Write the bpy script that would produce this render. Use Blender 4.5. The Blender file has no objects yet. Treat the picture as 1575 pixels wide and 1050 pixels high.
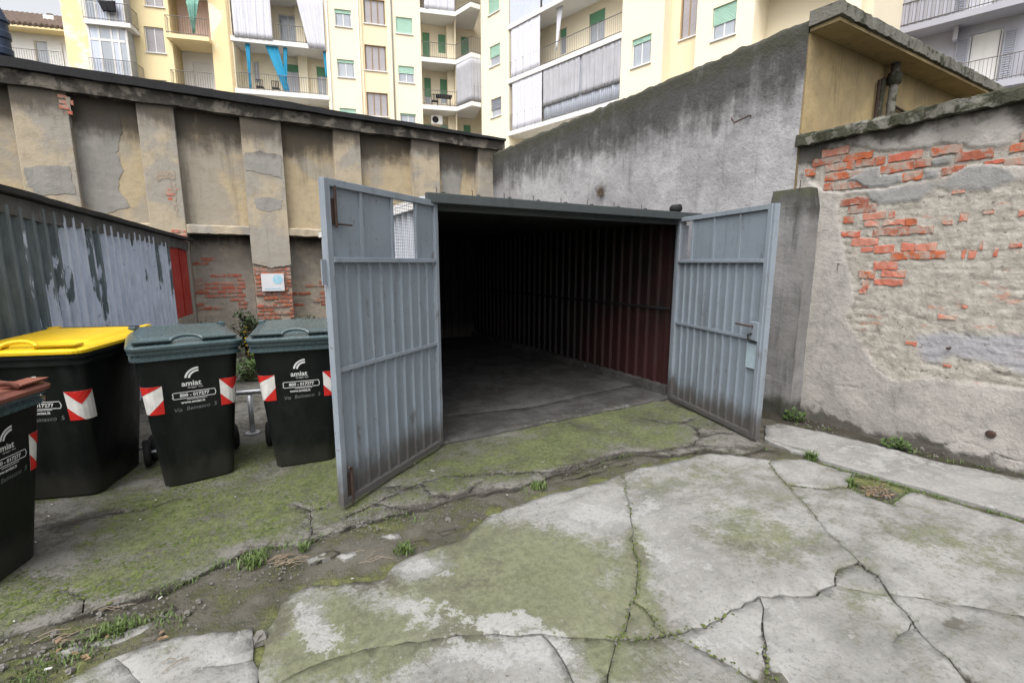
import bpy, bmesh, math, random
import numpy as np
from mathutils import Vector, Matrix
from mathutils.geometry import delaunay_2d_cdt
random.seed(7)
# ------------------------------------------------------------------ camera, sky, sun, exposure
SC = bpy.context.scene
COL = SC.collection
F_PX, CX, CY, HOR, CAM_H = 724.0, 787.5, 525.0, 405.0, 1.5
PITCH = math.atan((CY - HOR) / F_PX)
YAW = math.radians(30.2)
cd = bpy.data.cameras.new('camera')
cam = bpy.data.objects.new('camera', cd); COL.objects.link(cam)
cam.location = (0, 0, CAM_H)
cam.rotation_euler = (math.pi / 2 - PITCH, 0, -YAW)
cd.sensor_width = 36.0
cd.lens = F_PX / 1575.0 * 36.0
cd.clip_start = 0.05; cd.clip_end = 2000
SC.camera = cam
SUN_AZ, SUN_EL = math.radians(230), math.radians(58)     # azimuth clockwise from +Y: behind the camera, to the left
w = bpy.data.worlds.new('World'); SC.world = w; w.use_nodes = True
nt = w.node_tree
sky = nt.nodes.new('ShaderNodeTexSky'); sky.sky_type = 'NISHITA'; sky.sun_disc = False
sky.sun_elevation = SUN_EL; sky.sun_rotation = SUN_AZ
sky.air_density = 1.0; sky.dust_density = 6.0; sky.ozone_density = 1.0
hs = nt.nodes.new('ShaderNodeHueSaturation'); hs.inputs['Saturation'].default_value = 0.16
bg = nt.nodes['Background']; bg.inputs['Strength'].default_value = 0.15
nt.links.new(sky.outputs[0], hs.inputs['Color']); nt.links.new(hs.outputs[0], bg.inputs['Color'])
sl = bpy.data.lights.new('sun', 'SUN'); sl.energy = 0.95; sl.angle = math.radians(60); sl.color = (1, .97, .93)
sun = bpy.data.objects.new('sun', sl); COL.objects.link(sun)
sd = Vector((math.sin(SUN_AZ) * math.cos(SUN_EL), math.cos(SUN_AZ) * math.cos(SUN_EL), math.sin(SUN_EL)))
sun.rotation_euler = sd.to_track_quat('Z', 'Y').to_euler(); sun.location = sd * 60
SC.view_settings.view_transform = 'Standard'; SC.view_settings.look = 'None'
SC.view_settings.gamma = 1; SC.view_settings.use_curve_mapping = False
SC.view_settings.exposure = 0.98
SC.cycles.max_bounces = 6; SC.cycles.diffuse_bounces = 3; SC.cycles.glossy_bounces = 2

# ------------------------------------------------------------------ survey: sight lines of the photograph onto known planes
_fw0 = Vector((math.sin(YAW), math.cos(YAW), 0)); _rt = Vector((math.cos(YAW), -math.sin(YAW), 0)); _up0 = Vector((0, 0, 1))
_fw = _fw0 * math.cos(PITCH) - _up0 * math.sin(PITCH); _up = _up0 * math.cos(PITCH) + _fw0 * math.sin(PITCH)
CAMP = Vector((0, 0, CAM_H))
def ray(u, v): return _fw * F_PX + _rt * (u - CX) - _up * (v - CY)
def onz(u, v, z=0.0):
    d = ray(u, v); return CAMP + d * ((z - CAM_H) / d.z)
def onx(u, v, X):
    d = ray(u, v); return CAMP + d * (X / d.x)
def ony(u, v, Y):
    d = ray(u, v); return CAMP + d * (Y / d.y)

# ------------------------------------------------------------------ helpers
def srgb(r, g, b):
    f = lambda c: (c / 255 / 12.92) if c / 255 <= .04045 else ((c / 255 + .055) / 1.055) ** 2.4
    return (f(r), f(g), f(b), 1)
def lin(r, g, b): return (r, g, b, 1)
OFF = {}
def tag(o, label=None, cat=None, group=None, kind=None):
    if label: o['label'] = label
    if cat: o['category'] = cat
    if group: o['group'] = group
    if kind: o['kind'] = kind
    return o
def empty(name, loc=(0, 0, 0), rz=0.0, parent=None):
    o = bpy.data.objects.new(name, None); COL.objects.link(o)
    o.empty_display_size = .1
    o.location = loc; o.rotation_euler = (0, 0, rz)
    if parent is not None: o.parent = parent
    OFF[o.name] = Vector(loc) if rz == 0 else Vector((0, 0, 0))
    return o
class MB:
    def __init__(s): s.v = []; s.f = []; s.mi = []; s.m = 0
    def add(s, vs, fs):
        b = len(s.v); s.v += [tuple(p) for p in vs]
        for f in fs: s.f.append(tuple(i + b for i in f)); s.mi.append(s.m)
        return s
    def box(s, x0, x1, y0, y1, z0, z1):
        return s.add([(x0, y0, z0), (x1, y0, z0), (x1, y1, z0), (x0, y1, z0), (x0, y0, z1), (x1, y0, z1), (x1, y1, z1), (x0, y1, z1)],
                     [(0, 3, 2, 1), (4, 5, 6, 7), (0, 1, 5, 4), (1, 2, 6, 5), (2, 3, 7, 6), (3, 0, 4, 7)])
    def obox(s, o, ex, ey, ez, a0, a1, b0, b1, c0, c1):
        o = Vector(o); P = lambda a, b, c: o + ex * a + ey * b + ez * c
        return s.add([P(a0, b0, c0), P(a1, b0, c0), P(a1, b1, c0), P(a0, b1, c0), P(a0, b0, c1), P(a1, b0, c1), P(a1, b1, c1), P(a0, b1, c1)],
                     [(0, 3, 2, 1), (4, 5, 6, 7), (0, 1, 5, 4), (1, 2, 6, 5), (2, 3, 7, 6), (3, 0, 4, 7)])
    def prism(s, pts, z0, z1):
        n = len(pts)
        vs = [(p[0], p[1], z0) for p in pts] + [(p[0], p[1], z1) for p in pts]
        fs = [tuple(range(n - 1, -1, -1)), tuple(range(n, 2 * n))] + [(i, (i + 1) % n, n + (i + 1) % n, n + i) for i in range(n)]
        return s.add(vs, fs)
    def loft(s, rings, close=True, cap0=True, cap1=True):
        n = len(rings[0]); vs = [p for r in rings for p in r]; fs = []
        for k in range(len(rings) - 1):
            for i in range(n if close else n - 1):
                j = (i + 1) % n; fs.append((k * n + i, k * n + j, (k + 1) * n + j, (k + 1) * n + i))
        if cap0: fs.append(tuple(range(n - 1, -1, -1)))
        if cap1: fs.append(tuple((len(rings) - 1) * n + i for i in range(n)))
        return s.add(vs, fs)
    def tube(s, path, r, n=8, cap=True):
        path = [Vector(p) for p in path]; rings = []
        rr = r if isinstance(r, (list, tuple)) else [r] * len(path)
        for i, p in enumerate(path):
            d = (path[min(i + 1, len(path) - 1)] - path[max(i - 1, 0)]).normalized()
            a = d.cross(Vector((0, 0, 1)) if abs(d.z) < .9 else Vector((1, 0, 0))).normalized(); b = d.cross(a)
            rings.append([p + (a * math.cos(t) + b * math.sin(t)) * rr[i] for t in [2 * math.pi * k / n for k in range(n)]])
        return s.loft(rings, True, cap, cap)
    def lathe(s, prof, c=(0, 0, 0), n=24, axis='z'):
        rings = []
        for r, h in prof:
            ring = []
            for k in range(n):
                t = 2 * math.pi * k / n; a, b = r * math.cos(t), r * math.sin(t)
                p = (a, b, h) if axis == 'z' else ((h, a, b) if axis == 'x' else (b, h, a))
                ring.append((p[0] + c[0], p[1] + c[1], p[2] + c[2]))
            rings.append(ring)
        return s.loft(rings)
    def build(s, name, mat, parent=None, smooth=False, solid=0, bevel=0, local=False):
        me = bpy.data.meshes.new(name)
        off = Vector((0, 0, 0)) if (parent is None or local) else OFF.get(parent.name, Vector((0, 0, 0)))
        me.from_pydata([tuple(Vector(p) - off) for p in s.v] if off.length else s.v, [], s.f)
        mats = mat if isinstance(mat, (list, tuple)) else [mat]
        for m in mats: me.materials.append(m)
        if len(mats) > 1: me.polygons.foreach_set('material_index', s.mi)
        if smooth: me.polygons.foreach_set('use_smooth', [True] * len(me.polygons))
        o = bpy.data.objects.new(name, me); COL.objects.link(o)
        if parent is not None: o.parent = parent
        OFF[o.name] = off
        if solid:
            m = o.modifiers.new('s', 'SOLIDIFY'); m.thickness = solid; m.offset = 0
        if bevel:
            m = o.modifiers.new('b', 'BEVEL'); m.width = bevel; m.segments = 2; m.limit_method = 'ANGLE'; m.angle_limit = .6
        return o
def boxo(name, mat, parent, *a, bevel=0):
    return MB().box(*a).build(name, mat, parent, bevel=bevel)

# numpy value noise ------------------------------------------------------------
_rs = np.random.RandomState(3); _T = _rs.rand(4096)
def _h(i, j): return _T[(i * 73856093 ^ j * 19349663) & 4095]
def vnoise(x, y):
    xi = np.floor(x).astype(np.int64); yi = np.floor(y).astype(np.int64); fx = x - xi; fy = y - yi
    fx = fx * fx * (3 - 2 * fx); fy = fy * fy * (3 - 2 * fy)
    return (_h(xi, yi) * (1 - fx) + _h(xi + 1, yi) * fx) * (1 - fy) + (_h(xi, yi + 1) * (1 - fx) + _h(xi + 1, yi + 1) * fx) * fy
def fbm(x, y, o=5, g=.5):
    a = 1.0; t = 0; n = 0; x = np.asarray(x, float); y = np.asarray(y, float)
    for k in range(o):
        t = t + a * vnoise(x + 17.3 * k, y - 9.1 * k); n += a; a *= g; x = x * 2.03; y = y * 2.03
    return t / n
def sstep(a, b, x): t = np.clip((x - a) / (b - a), 0, 1); return t * t * (3 - 2 * t)
def inpoly(px, py, poly):
    r = np.zeros(px.shape, bool); n = len(poly)
    for i in range(n):
        x0, y0 = poly[i]; x1, y1 = poly[(i + 1) % n]
        if y0 == y1: continue
        c = ((y0 > py) != (y1 > py)) & (px < (x1 - x0) * (py - y0) / (y1 - y0) + x0)
        r ^= c
    return r
def polydist(px, py, poly, closed=True):
    d = np.full(px.shape, 1e9); n = len(poly)
    for i in range(n if closed else n - 1):
        x0, y0 = poly[i]; x1, y1 = poly[(i + 1) % n]
        dx, dy = x1 - x0, y1 - y0; L = dx * dx + dy * dy + 1e-12
        t = np.clip(((px - x0) * dx + (py - y0) * dy) / L, 0, 1)
        d = np.minimum(d, np.hypot(px - x0 - t * dx, py - y0 - t * dy))
    return d
def softpoly(px, py, poly, w):
    d = polydist(px, py, poly); return sstep(-w, w, np.where(inpoly(px, py, poly), d, -d))
def setmask(me, name, R, G=None, B=None):
    n = len(me.vertices); a = me.attributes.new(name, 'FLOAT_COLOR', 'POINT')
    arr = np.zeros((n, 4), np.float32); arr[:, 0] = R; arr[:, 3] = 1
    if G is not None: arr[:, 1] = G
    if B is not None: arr[:, 2] = B
    a.data.foreach_set('color', arr.ravel())

# ------------------------------------------------------------------ materials
class N:
    """tiny node builder"""
    def __init__(s, name, rough=.8, metal=0.0, spec=.3):
        s.m = bpy.data.materials.new(name); s.m.use_nodes = True; s.t = s.m.node_tree; s.p = s.t.nodes['Principled BSDF']
        s.p.inputs['Roughness'].default_value = rough; s.p.inputs['Metallic'].default_value = metal
        s.p.inputs['Specular IOR Level'].default_value = spec; s._pos = None
    def node(s, k, **kw):
        n = s.t.nodes.new(k)
        for a, b in kw.items(): setattr(n, a, b)
        return n
    def link(s, a, b): s.t.links.new(a, b)
    def pos(s, sc=(1, 1, 1), obj=False):
        if obj:
            c = s.node('ShaderNodeTexCoord').outputs['Object']
        else:
            if s._pos is None: s._pos = s.node('ShaderNodeNewGeometry').outputs['Position']
            c = s._pos
        if sc == (1, 1, 1): return c
        mp = s.node('ShaderNodeVectorMath', operation='MULTIPLY'); mp.inputs[1].default_value = sc
        s.link(c, mp.inputs[0]); return mp.outputs[0]
    def noise(s, scale, det=6, rough=.6, sc=(1, 1, 1), obj=False, dist=0):
        det = min(det, 4 if scale >= 7 else 5)
        n = s.node('ShaderNodeTexNoise'); n.inputs['Scale'].default_value = scale; n.inputs['Detail'].default_value = det
        n.inputs['Roughness'].default_value = rough; n.inputs['Distortion'].default_value = dist
        s.link(s.pos(sc, obj), n.inputs['Vector']); return n.outputs['Fac']
    def vor(s, scale, feat='F1', sc=(1, 1, 1)):
        n = s.node('ShaderNodeTexVoronoi', feature=feat); n.inputs['Scale'].default_value = scale
        s.link(s.pos(sc), n.inputs['Vector']); return n.outputs['Distance']
    def ramp(s, x, a, b, lo=0.0, hi=1.0):
        n = s.node('ShaderNodeMapRange', interpolation_type='SMOOTHSTEP')
        for i, q in enumerate((a, b, lo, hi)): n.inputs[i + 1].default_value = q
        s._in(x, n.inputs[0]); return n.outputs[0]
    def _in(s, x, sock):
        if isinstance(x, (int, float)): sock.default_value = x
        elif isinstance(x, tuple): sock.default_value = x
        else: s.link(x, sock)
    def math(s, op, a, b=0.0, c=0.0):
        n = s.node('ShaderNodeMath', operation=op)
        s._in(a, n.inputs[0]); s._in(b, n.inputs[1]); s._in(c, n.inputs[2]); return n.outputs[0]
    def mix(s, f, a, b, mode='MIX'):
        n = s.node('ShaderNodeMix', data_type='RGBA', blend_type=mode)
        s._in(f, n.inputs[0]); s._in(a, n.inputs[6]); s._in(b, n.inputs[7]); return n.outputs[2]
    def attr(s, name):
        n = s.node('ShaderNodeAttribute', attribute_name=name); q = s.node('ShaderNodeSeparateColor'); s.link(n.outputs['Color'], q.inputs[0]); return q.outputs
    def z(s):
        q = s.node('ShaderNodeSeparateXYZ'); s.link(s.pos(), q.inputs[0]); return q.outputs
    def rnd(s): return s.node('ShaderNodeObjectInfo').outputs['Random']
    def bump(s, h, strength=.4, dist=.01):
        n = s.node('ShaderNodeBump'); n.inputs['Strength'].default_value = strength; n.inputs['Distance'].default_value = dist
        s._in(h, n.inputs['Height']); s.link(n.outputs[0], s.p.inputs['Normal']); return s
    def col(s, c): s._in(c, s.p.inputs['Base Color']); return s
    def rough(s, x): s._in(x, s.p.inputs['Roughness']); return s

def plain(name, c, rough=.7, metal=0.0, var=.25, scale=6, spec=.3, bump=.1, grime=0.0):
    n = N(name, rough, metal, spec)
    a = n.noise(scale, 5, .65); b = n.noise(scale * 7, 4, .6)
    f = n.math('MULTIPLY', n.ramp(a, .35, .7), var)
    dark = tuple(x * .45 for x in c[:3]) + (1,)
    cc = n.mix(f, c, dark)
    if grime:
        cc = n.mix(n.math('MULTIPLY', n.ramp(n.noise(scale * .7, 6, .7, sc=(1, 1, .25)), .45, .75), grime), cc, lin(.05, .045, .04))
    n.col(cc); n.rough(n.ramp(b, .2, .8, max(.05, rough - .12), min(1, rough + .12)))
    if bump: n.bump(b, bump, .004)
    return n.m
def plaster(name, A, B, patch=1.2, patch_t=(.48, .56), dirt=lin(.03, .028, .024), top=None, topw=.6, streak=.6, speck=.5, bump=.5, moss=None, low=None, mot=.5):
    n = N(name, .92, 0, .15)
    p1 = n.noise(patch, 6, .62, dist=.4); fine = n.noise(38, 5, .7); mid = n.noise(7, 6, .65)
    rv = n.math('MULTIPLY', n.math('SUBTRACT', n.rnd(), .5), .16)
    c = n.mix(n.ramp(n.math('ADD', p1, rv), *patch_t), A, B)
    c = n.mix(n.math('MULTIPLY', n.ramp(mid, .42, .75), mot), c, tuple(x * .55 for x in A[:3]) + (1,))
    c = n.mix(n.math('MULTIPLY', n.ramp(fine, .5, .8), .35 * speck), c, tuple(x * .4 for x in A[:3]) + (1,))
    st = n.noise(3.2, 6, .7, sc=(1.6, 1.6, .16)); st2 = n.noise(11, 4, .6, sc=(1.3, 1.3, .1))
    c = n.mix(n.math('MULTIPLY', n.ramp(st, .52, .76), streak), c, dirt)
    if top is not None:
        zz = n.z()[2]
        h = n.math('ADD', n.ramp(zz, top - topw, top), n.math('MULTIPLY', n.math('SUBTRACT', n.math('ADD', n.math('ADD', n.math('MULTIPLY', st2, .32), n.math('MULTIPLY', mid, .25)), n.math('MULTIPLY', n.noise(1.7, 5, .6, dist=.5), .75)), .66), 1.7))
        f = n.ramp(h, .12, .92)
        c = n.mix(n.math('MULTIPLY', f, .88), c, dirt)
        if moss:
            c = n.mix(n.math('MULTIPLY', n.ramp(n.math('ADD', n.ramp(zz, top - .35, top + .05), n.math('MULTIPLY', mid, .8)), 1.02, 1.5), .6), c, moss)
    if low is not None:
        zz = n.z()[2]
        f = n.ramp(n.math('ADD', n.ramp(zz, low, 0.0), n.math('MULTIPLY', mid, .7)), .75, 1.25)
        c = n.mix(n.math('MULTIPLY', f, .8), c, lin(.03, .032, .02))
    n.col(c); n.bump(n.math('ADD', n.math('MULTIPLY', mid, 1.0), n.math('MULTIPLY', fine, .45)), bump, .02)
    return n.m

MAT = {}
def mk():
    M = MAT
    M['gray_wall'] = plaster('gray_wall_plaster', lin(.355, .347, .355), lin(.26, .253, .262), .9, (.42, .62), dirt=lin(.032, .031, .028), top=3.58, topw=1.0, streak=.36, mot=.5, speck=.8, bump=.9, moss=lin(.05, .052, .032))
    M['niche'] = plaster('niche_plaster', lin(.41, .335, .22), lin(.32, .285, .23), .8, (.47, .58), dirt=lin(.05, .042, .034), top=3.62, topw=.62, streak=.45, mot=.35, speck=.5)
    M['pilaster'] = plaster('pilaster_plaster', lin(.40, .34, .25), lin(.31, .285, .245), 1.1, (.46, .56), dirt=lin(.07, .06, .05), top=3.78, topw=.55, streak=.45, mot=.45, speck=.6)
    M['beam'] = plaster('beam_concrete', lin(.17, .152, .128), lin(.05, .046, .04), 4.5, (.42, .56), dirt=lin(.02, .018, .016), streak=.7, bump=1.0, speck=1.3)
    M['lowniche'] = plaster('low_niche_plaster', lin(.42, .37, .30), lin(.33, .30, .26), 2.5, (.44, .56), top=2.05, topw=.45, streak=.15, bump=.9)  # darkens up to the ledge; the overhang's shade is put into the colour
    M['mortar'] = plaster('old_mortar', lin(.36, .31, .25), lin(.30, .25, .20), 4, (.4, .6), streak=.2, bump=.9)
    M['yellow_side'] = plaster('yellow_side_plaster', lin(.37, .285, .155), lin(.30, .235, .135), 1.8, (.42, .6), dirt=lin(.08, .062, .038), streak=.5, bump=.4, mot=.45, speck=.8)
    M['moss_concrete'] = plaster('mossy_concrete', lin(.15, .145, .125), lin(.04, .042, .026), 7, (.45, .56), dirt=lin(.016, .016, .013), streak=.5, bump=1.0, speck=1.6)
    M['buttress'] = plaster('buttress_concrete', lin(.27, .262, .262), lin(.20, .194, .19), 1.5, (.42, .6), dirt=lin(.03, .03, .026), top=2.2, topw=.5, streak=.7, moss=lin(.07, .075, .035), low=.4)
    M['buttress_edge'] = plaster('buttress_edge_plaster', lin(.36, .31, .24), lin(.27, .25, .22), 2, (.42, .6), top=2.2, topw=.4, streak=.4)
    # bricks
    n = N('brick', .9, 0, .1)
    r = n.rnd(); f = n.noise(26, 6, .7); g = n.noise(9, 4, .6)
    c = n.mix(r, lin(.42, .115, .05), lin(.27, .095, .065))
    c = n.mix(n.math('MULTIPLY', n.ramp(f, .42, .7), .65), c, lin(.17, .065, .042))
    c = n.mix(n.math('MULTIPLY', n.ramp(n.math('ADD', n.math('MULTIPLY', g, .6), n.math('MULTIPLY', f, .4)), .44, .56), .85), c, lin(.29, .25, .215))
    n.col(c).bump(f, .6, .01); M['brick'] = n.m
    n = N('dull_brick', .92, 0, .1)
    r = n.rnd(); f = n.noise(26, 6, .7); g = n.noise(8, 4, .6)
    c = n.mix(r, lin(.40, .115, .075), lin(.42, .19, .14))
    c = n.mix(n.math('MULTIPLY', n.ramp(g, .46, .60), .75), c, lin(.34, .29, .24))
    n.col(c).bump(f, .6, .01); M['dull_brick'] = n.m
    # metal paints
    def paint(name, c, wear, rough=.5, scr=.75, ws=4):
        n = N(name, rough, 0, .4)
        a = n.noise(2.2, 6, .6); s = n.noise(9, 6, .72, sc=(1, 1, .35)); f = n.noise(60, 3, .6)
        cc = n.mix(n.math('MULTIPLY', n.ramp(a, .35, .7), .4), c, tuple(x * .72 for x in c[:3]) + (1,))
        cc = n.mix(n.math('MULTIPLY', n.ramp(n.noise(5, 6, .7, sc=(2.2, 2.2, .12)), .52, .72), scr * .7), cc, tuple(x * .5 for x in c[:3]) + (1,))
        cc = n.mix(n.math('MULTIPLY', n.ramp(s, .60, .72), scr), cc, wear)
        cc = n.mix(n.math('MULTIPLY', n.ramp(n.noise(22, 6, .75), .64, .70), scr), cc, lin(.09, .05, .035))
        zz = n.z()[2]
        cc = n.mix(n.math('MULTIPLY', n.ramp(n.math('ADD', n.ramp(zz, .55, 0), n.math('MULTIPLY', s, .9)), .75, 1.35), .85), cc, lin(.055, .045, .037))
        n.col(cc); n.rough(n.ramp(a, .3, .7, rough - .1, rough + .15)); n.bump(n.math('ADD', f, n.math('MULTIPLY', n.noise(3.5, 3, .5), 9)), .22, .005); return n.m
    M['door_paint'] = paint('door_paint_grey_blue', lin(.185, .217, .25), lin(.09, .085, .085))
    M['door_frame'] = paint('door_frame_paint', lin(.205, .235, .27), lin(.10, .08, .07), scr=.7)
    M['fascia'] = paint('fascia_paint', lin(.045, .053, .054), lin(.04, .035, .03))
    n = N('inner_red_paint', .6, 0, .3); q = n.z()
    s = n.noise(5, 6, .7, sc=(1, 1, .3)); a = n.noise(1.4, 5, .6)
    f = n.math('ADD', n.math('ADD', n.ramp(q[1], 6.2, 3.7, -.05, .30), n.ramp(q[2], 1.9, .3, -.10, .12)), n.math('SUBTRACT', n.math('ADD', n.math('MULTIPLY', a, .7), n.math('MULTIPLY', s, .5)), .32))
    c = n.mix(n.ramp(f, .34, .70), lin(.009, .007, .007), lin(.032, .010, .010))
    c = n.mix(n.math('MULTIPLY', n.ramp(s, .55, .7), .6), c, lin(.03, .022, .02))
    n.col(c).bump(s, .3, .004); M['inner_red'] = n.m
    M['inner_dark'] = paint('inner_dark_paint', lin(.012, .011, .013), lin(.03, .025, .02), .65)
    M['pale_sheet'] = paint('pale_sheet_paint', lin(.45, .47, .52), lin(.25, .24, .25))
    M['red_panel'] = paint('red_panel_paint', lin(.38, .028, .02), lin(.2, .03, .02), .5, .3)
    # shed: grey sheet with peeling pale paint
    n = N('peeling_sheet', .5, 0, .4)
    q = n.z(); zz = q[2]; yy = q[1]
    p = n.noise(1.3, 7, .66, sc=(1, 2.6, .42), dist=.3); s = n.noise(14, 6, .7, sc=(1, 1, .25))
    m = n.math('ADD', n.math('ADD', p, n.ramp(yy, 4.2, 5.6, -.12, .15)), n.ramp(zz, 2.0, .4, -.07, .05))
    m = n.math('ADD', m, n.math('MULTIPLY', n.math('SUBTRACT', s, .5), .18))
    c = n.mix(n.ramp(s, .3, .7), lin(.07, .095, .105), lin(.13, .165, .178))
    c2 = n.mix(n.ramp(s, .35, .75), lin(.55, .60, .70), lin(.38, .43, .52))
    pf = n.ramp(m, .52, .54)
    c = n.mix(pf, c, c2)
    c = n.mix(n.math('MULTIPLY', n.ramp(n.noise(30, 5, .7), .66, .7), .8), c, lin(.05, .045, .045))
    n.col(c).bump(pf, .5, .004); M['peel'] = n.m
    M['shed_roof'] = plain('shed_roof_felt', lin(.035, .034, .033), .9, var=.5, scale=9, bump=.5)
    M['shed_beam'] = plain('shed_edge_beam', lin(.12, .12, .115), .85, var=.7, scale=8, bump=.6)
    M['tar'] = plain('tar_felt', lin(.018, .018, .02), .8, var=.4, scale=6, bump=.3)
    M['rust'] = plain('rust', lin(.055, .034, .028), .9, var=.5, scale=20, bump=.5)
    M['galv'] = plain('galvanised_steel', lin(.42, .43, .45), .45, .7, var=.3, scale=15)
    M['black_rubber'] = plain('black_rubber', lin(.012, .012, .012), .75, var=.1)
    n = N('bin_body_plastic', .45, 0, .22); q = n.z()
    s = n.noise(6, 6, .7, sc=(1, 1, .4)); f = n.noise(40, 5, .7); sc_ = n.noise(30, 4, .6, sc=(.25, .25, 2))
    c = n.mix(n.ramp(s, .35, .7), lin(.0045, .006, .0058), lin(.009, .0105, .010))
    c = n.mix(n.math('MULTIPLY', n.ramp(sc_, .62, .72), .5), c, lin(.022, .024, .023))
    c = n.mix(n.math('MULTIPLY', n.ramp(n.math('ADD', n.ramp(q[2], .4, 0), n.math('MULTIPLY', s, .9)), .8, 1.4), .3), c, lin(.06, .056, .045))
    n.col(c); n.rough(n.ramp(s, .3, .7, .35, .6)); n.bump(f, .12, .003); M['bin_body'] = n.m
    M['lid_green'] = plain('lid_green_plastic', lin(.052, .082, .09), .28, var=.25, spec=.5, grime=.25)
    M['lid_yellow'] = plain('lid_yellow_plastic', lin(.72, .47, .012), .42, var=.12, spec=.4, grime=.12)
    M['lid_brown'] = plain('lid_brown_plastic', lin(.19, .07, .05), .5, var=.25, grime=.2)
    M['white_print'] = plain('white_print', lin(.62, .63, .62), .6, var=.25, scale=40, bump=0)
    M['chalk'] = plain('faint_writing', lin(.16, .17, .17), .7, var=.5, scale=60, bump=0)
    M['white_refl'] = plain('white_reflective_film', lin(.66, .65, .62), .4, var=.3, scale=14, bump=0, grime=.3)
    M['red_refl'] = plain('red_reflective_film', lin(.50, .022, .018), .4, var=.3, scale=14, bump=0)
    M['sign_white'] = plain('sign_white', lin(.62, .62, .64), .5, var=.15, bump=0)
    M['sign_blue'] = plain('sign_blue', lin(.32, .55, .66), .5, var=.1, bump=0)
    M['sticker_blue'] = plain('sticker_pale_blue', lin(.33, .41, .46), .5, var=.3, scale=20, bump=0)
    M['wire'] = plain('wire_mesh_steel', lin(.2, .21, .23), .5, .3)
    M['flue'] = plain('flue_blue_grey', lin(.035, .05, .085), .5, .2, var=.2)
    M['leaf'] = None
    def leafmat(name, a, b):
        n = N(name, .55, 0, .35); n.col(n.mix(n.noise(9, 3, .6), a, b)); return n.m
    M['leaf'] = leafmat('leaf_green', lin(.035, .07, .016), lin(.07, .115, .03))
    M['leaf_dark'] = leafmat('leaf_dark', lin(.018, .036, .011), lin(.04, .062, .02))
    M['grass'] = leafmat('grass_green', lin(.05, .085, .02), lin(.10, .14, .04))
    M['straw'] = leafmat('dry_straw', lin(.20, .155, .105), lin(.12, .09, .06))
    M['dead_leaf'] = leafmat('dead_leaf', lin(.26, .165, .10), lin(.12, .08, .05))
    M['flower'] = plain('yellow_flower', lin(.6, .35, .02), .6)
    M['paper'] = plain('litter_white', lin(.4, .4, .38), .7)
    M['stone'] = plain('loose_stone', lin(.15, .143, .13), .9, var=.5, scale=25, bump=.4)
    # far buildings
    M['bl_yellow'] = plain('facade_pale_yellow', lin(.81, .725, .555), .9, var=.07, scale=.5, bump=.03)
    M['bl_yellow_b'] = plain('facade_stair_strip', lin(.80, .67, .46), .9, var=.07, scale=.5, bump=.03)
    M['bl_old'] = plain('facade_old_yellow', lin(.82, .68, .41), .9, var=.1, scale=.4, bump=.03)
    M['bl_peel'] = plaster('facade_peeling', lin(.84, .66, .38), lin(.80, .74, .62), .35, (.46, .54), streak=.1, speck=.1, bump=.05, mot=.15)
    M['bl_lav'] = plain('facade_lavender', lin(.36, .36, .41), .9, var=.08, scale=.5, bump=.03)
    M['bl_white'] = plain('far_white_paint', lin(.68, .67, .66), .7, var=.08, scale=1)
    M['bl_soffit'] = plain('far_soffit', lin(.58, .55, .50), .8, var=.1, scale=1)
    M['bl_frame'] = plain('far_window_frame', lin(.68, .68, .68), .5, var=.05)
    M['bl_pane'] = plain('far_window_pane', lin(.36, .39, .44), .12, var=.3, scale=.8, spec=.8, bump=0)
    M['bl_brown'] = plain('far_brown_frame', lin(.33, .23, .13), .6, var=.1)
    M['bl_fpane'] = plain('far_frosted_pane', lin(.36, .34, .36), .3, var=.2, scale=1, bump=0)
    M['lip'] = plaster('cement_patch', lin(.285, .27, .245), lin(.25, .24, .22), 3, (.4, .6), dirt=lin(.05, .042, .034), top=3.62, topw=.62, streak=.3, mot=.35)
    M['bl_green'] = plain('far_shutter_green', lin(.45, .66, .56), .6, var=.12, scale=2)
    M['bl_dgreen'] = plain('far_door_green', lin(.16, .36, .22), .6, var=.15, scale=2)
    M['bl_grey'] = plain('far_shutter_grey', lin(.30, .31, .36), .6, var=.12, scale=2)
    M['bl_rail'] = plain('far_railing', lin(.16, .15, .14), .5, .2, var=.1)
    M['curt_white'] = plain('white_curtain', lin(.60, .60, .66), .85, var=.12, scale=2)
    M['curt_grey'] = plain('grey_sheer_curtain', lin(.40, .40, .43), .85, var=.25, scale=1.2)
    M['curt_blue'] = plain('blue_curtain', lin(.035, .30, .50), .8, var=.15, scale=2)
    M['glass_blue'] = plain('balcony_panel_pale_blue', lin(.52, .56, .66), .3, var=.1, scale=1, bump=0)
    M['pink'] = plain('pink_wall', lin(.74, .56, .52), .8, var=.1)
    M['roof_tile'] = plain('old_roof_tile', lin(.16, .12, .10), .9, var=.6, scale=3, bump=.4)
    M['dark_cloth'] = plain('dark_cloth', lin(.012, .012, .016), .9)
    M['teal_cloth'] = plain('teal_cloth', lin(.18, .36, .30), .85)
    M['wood_red'] = plain('brown_door', lin(.3, .12, .1), .7)
mk()

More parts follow.
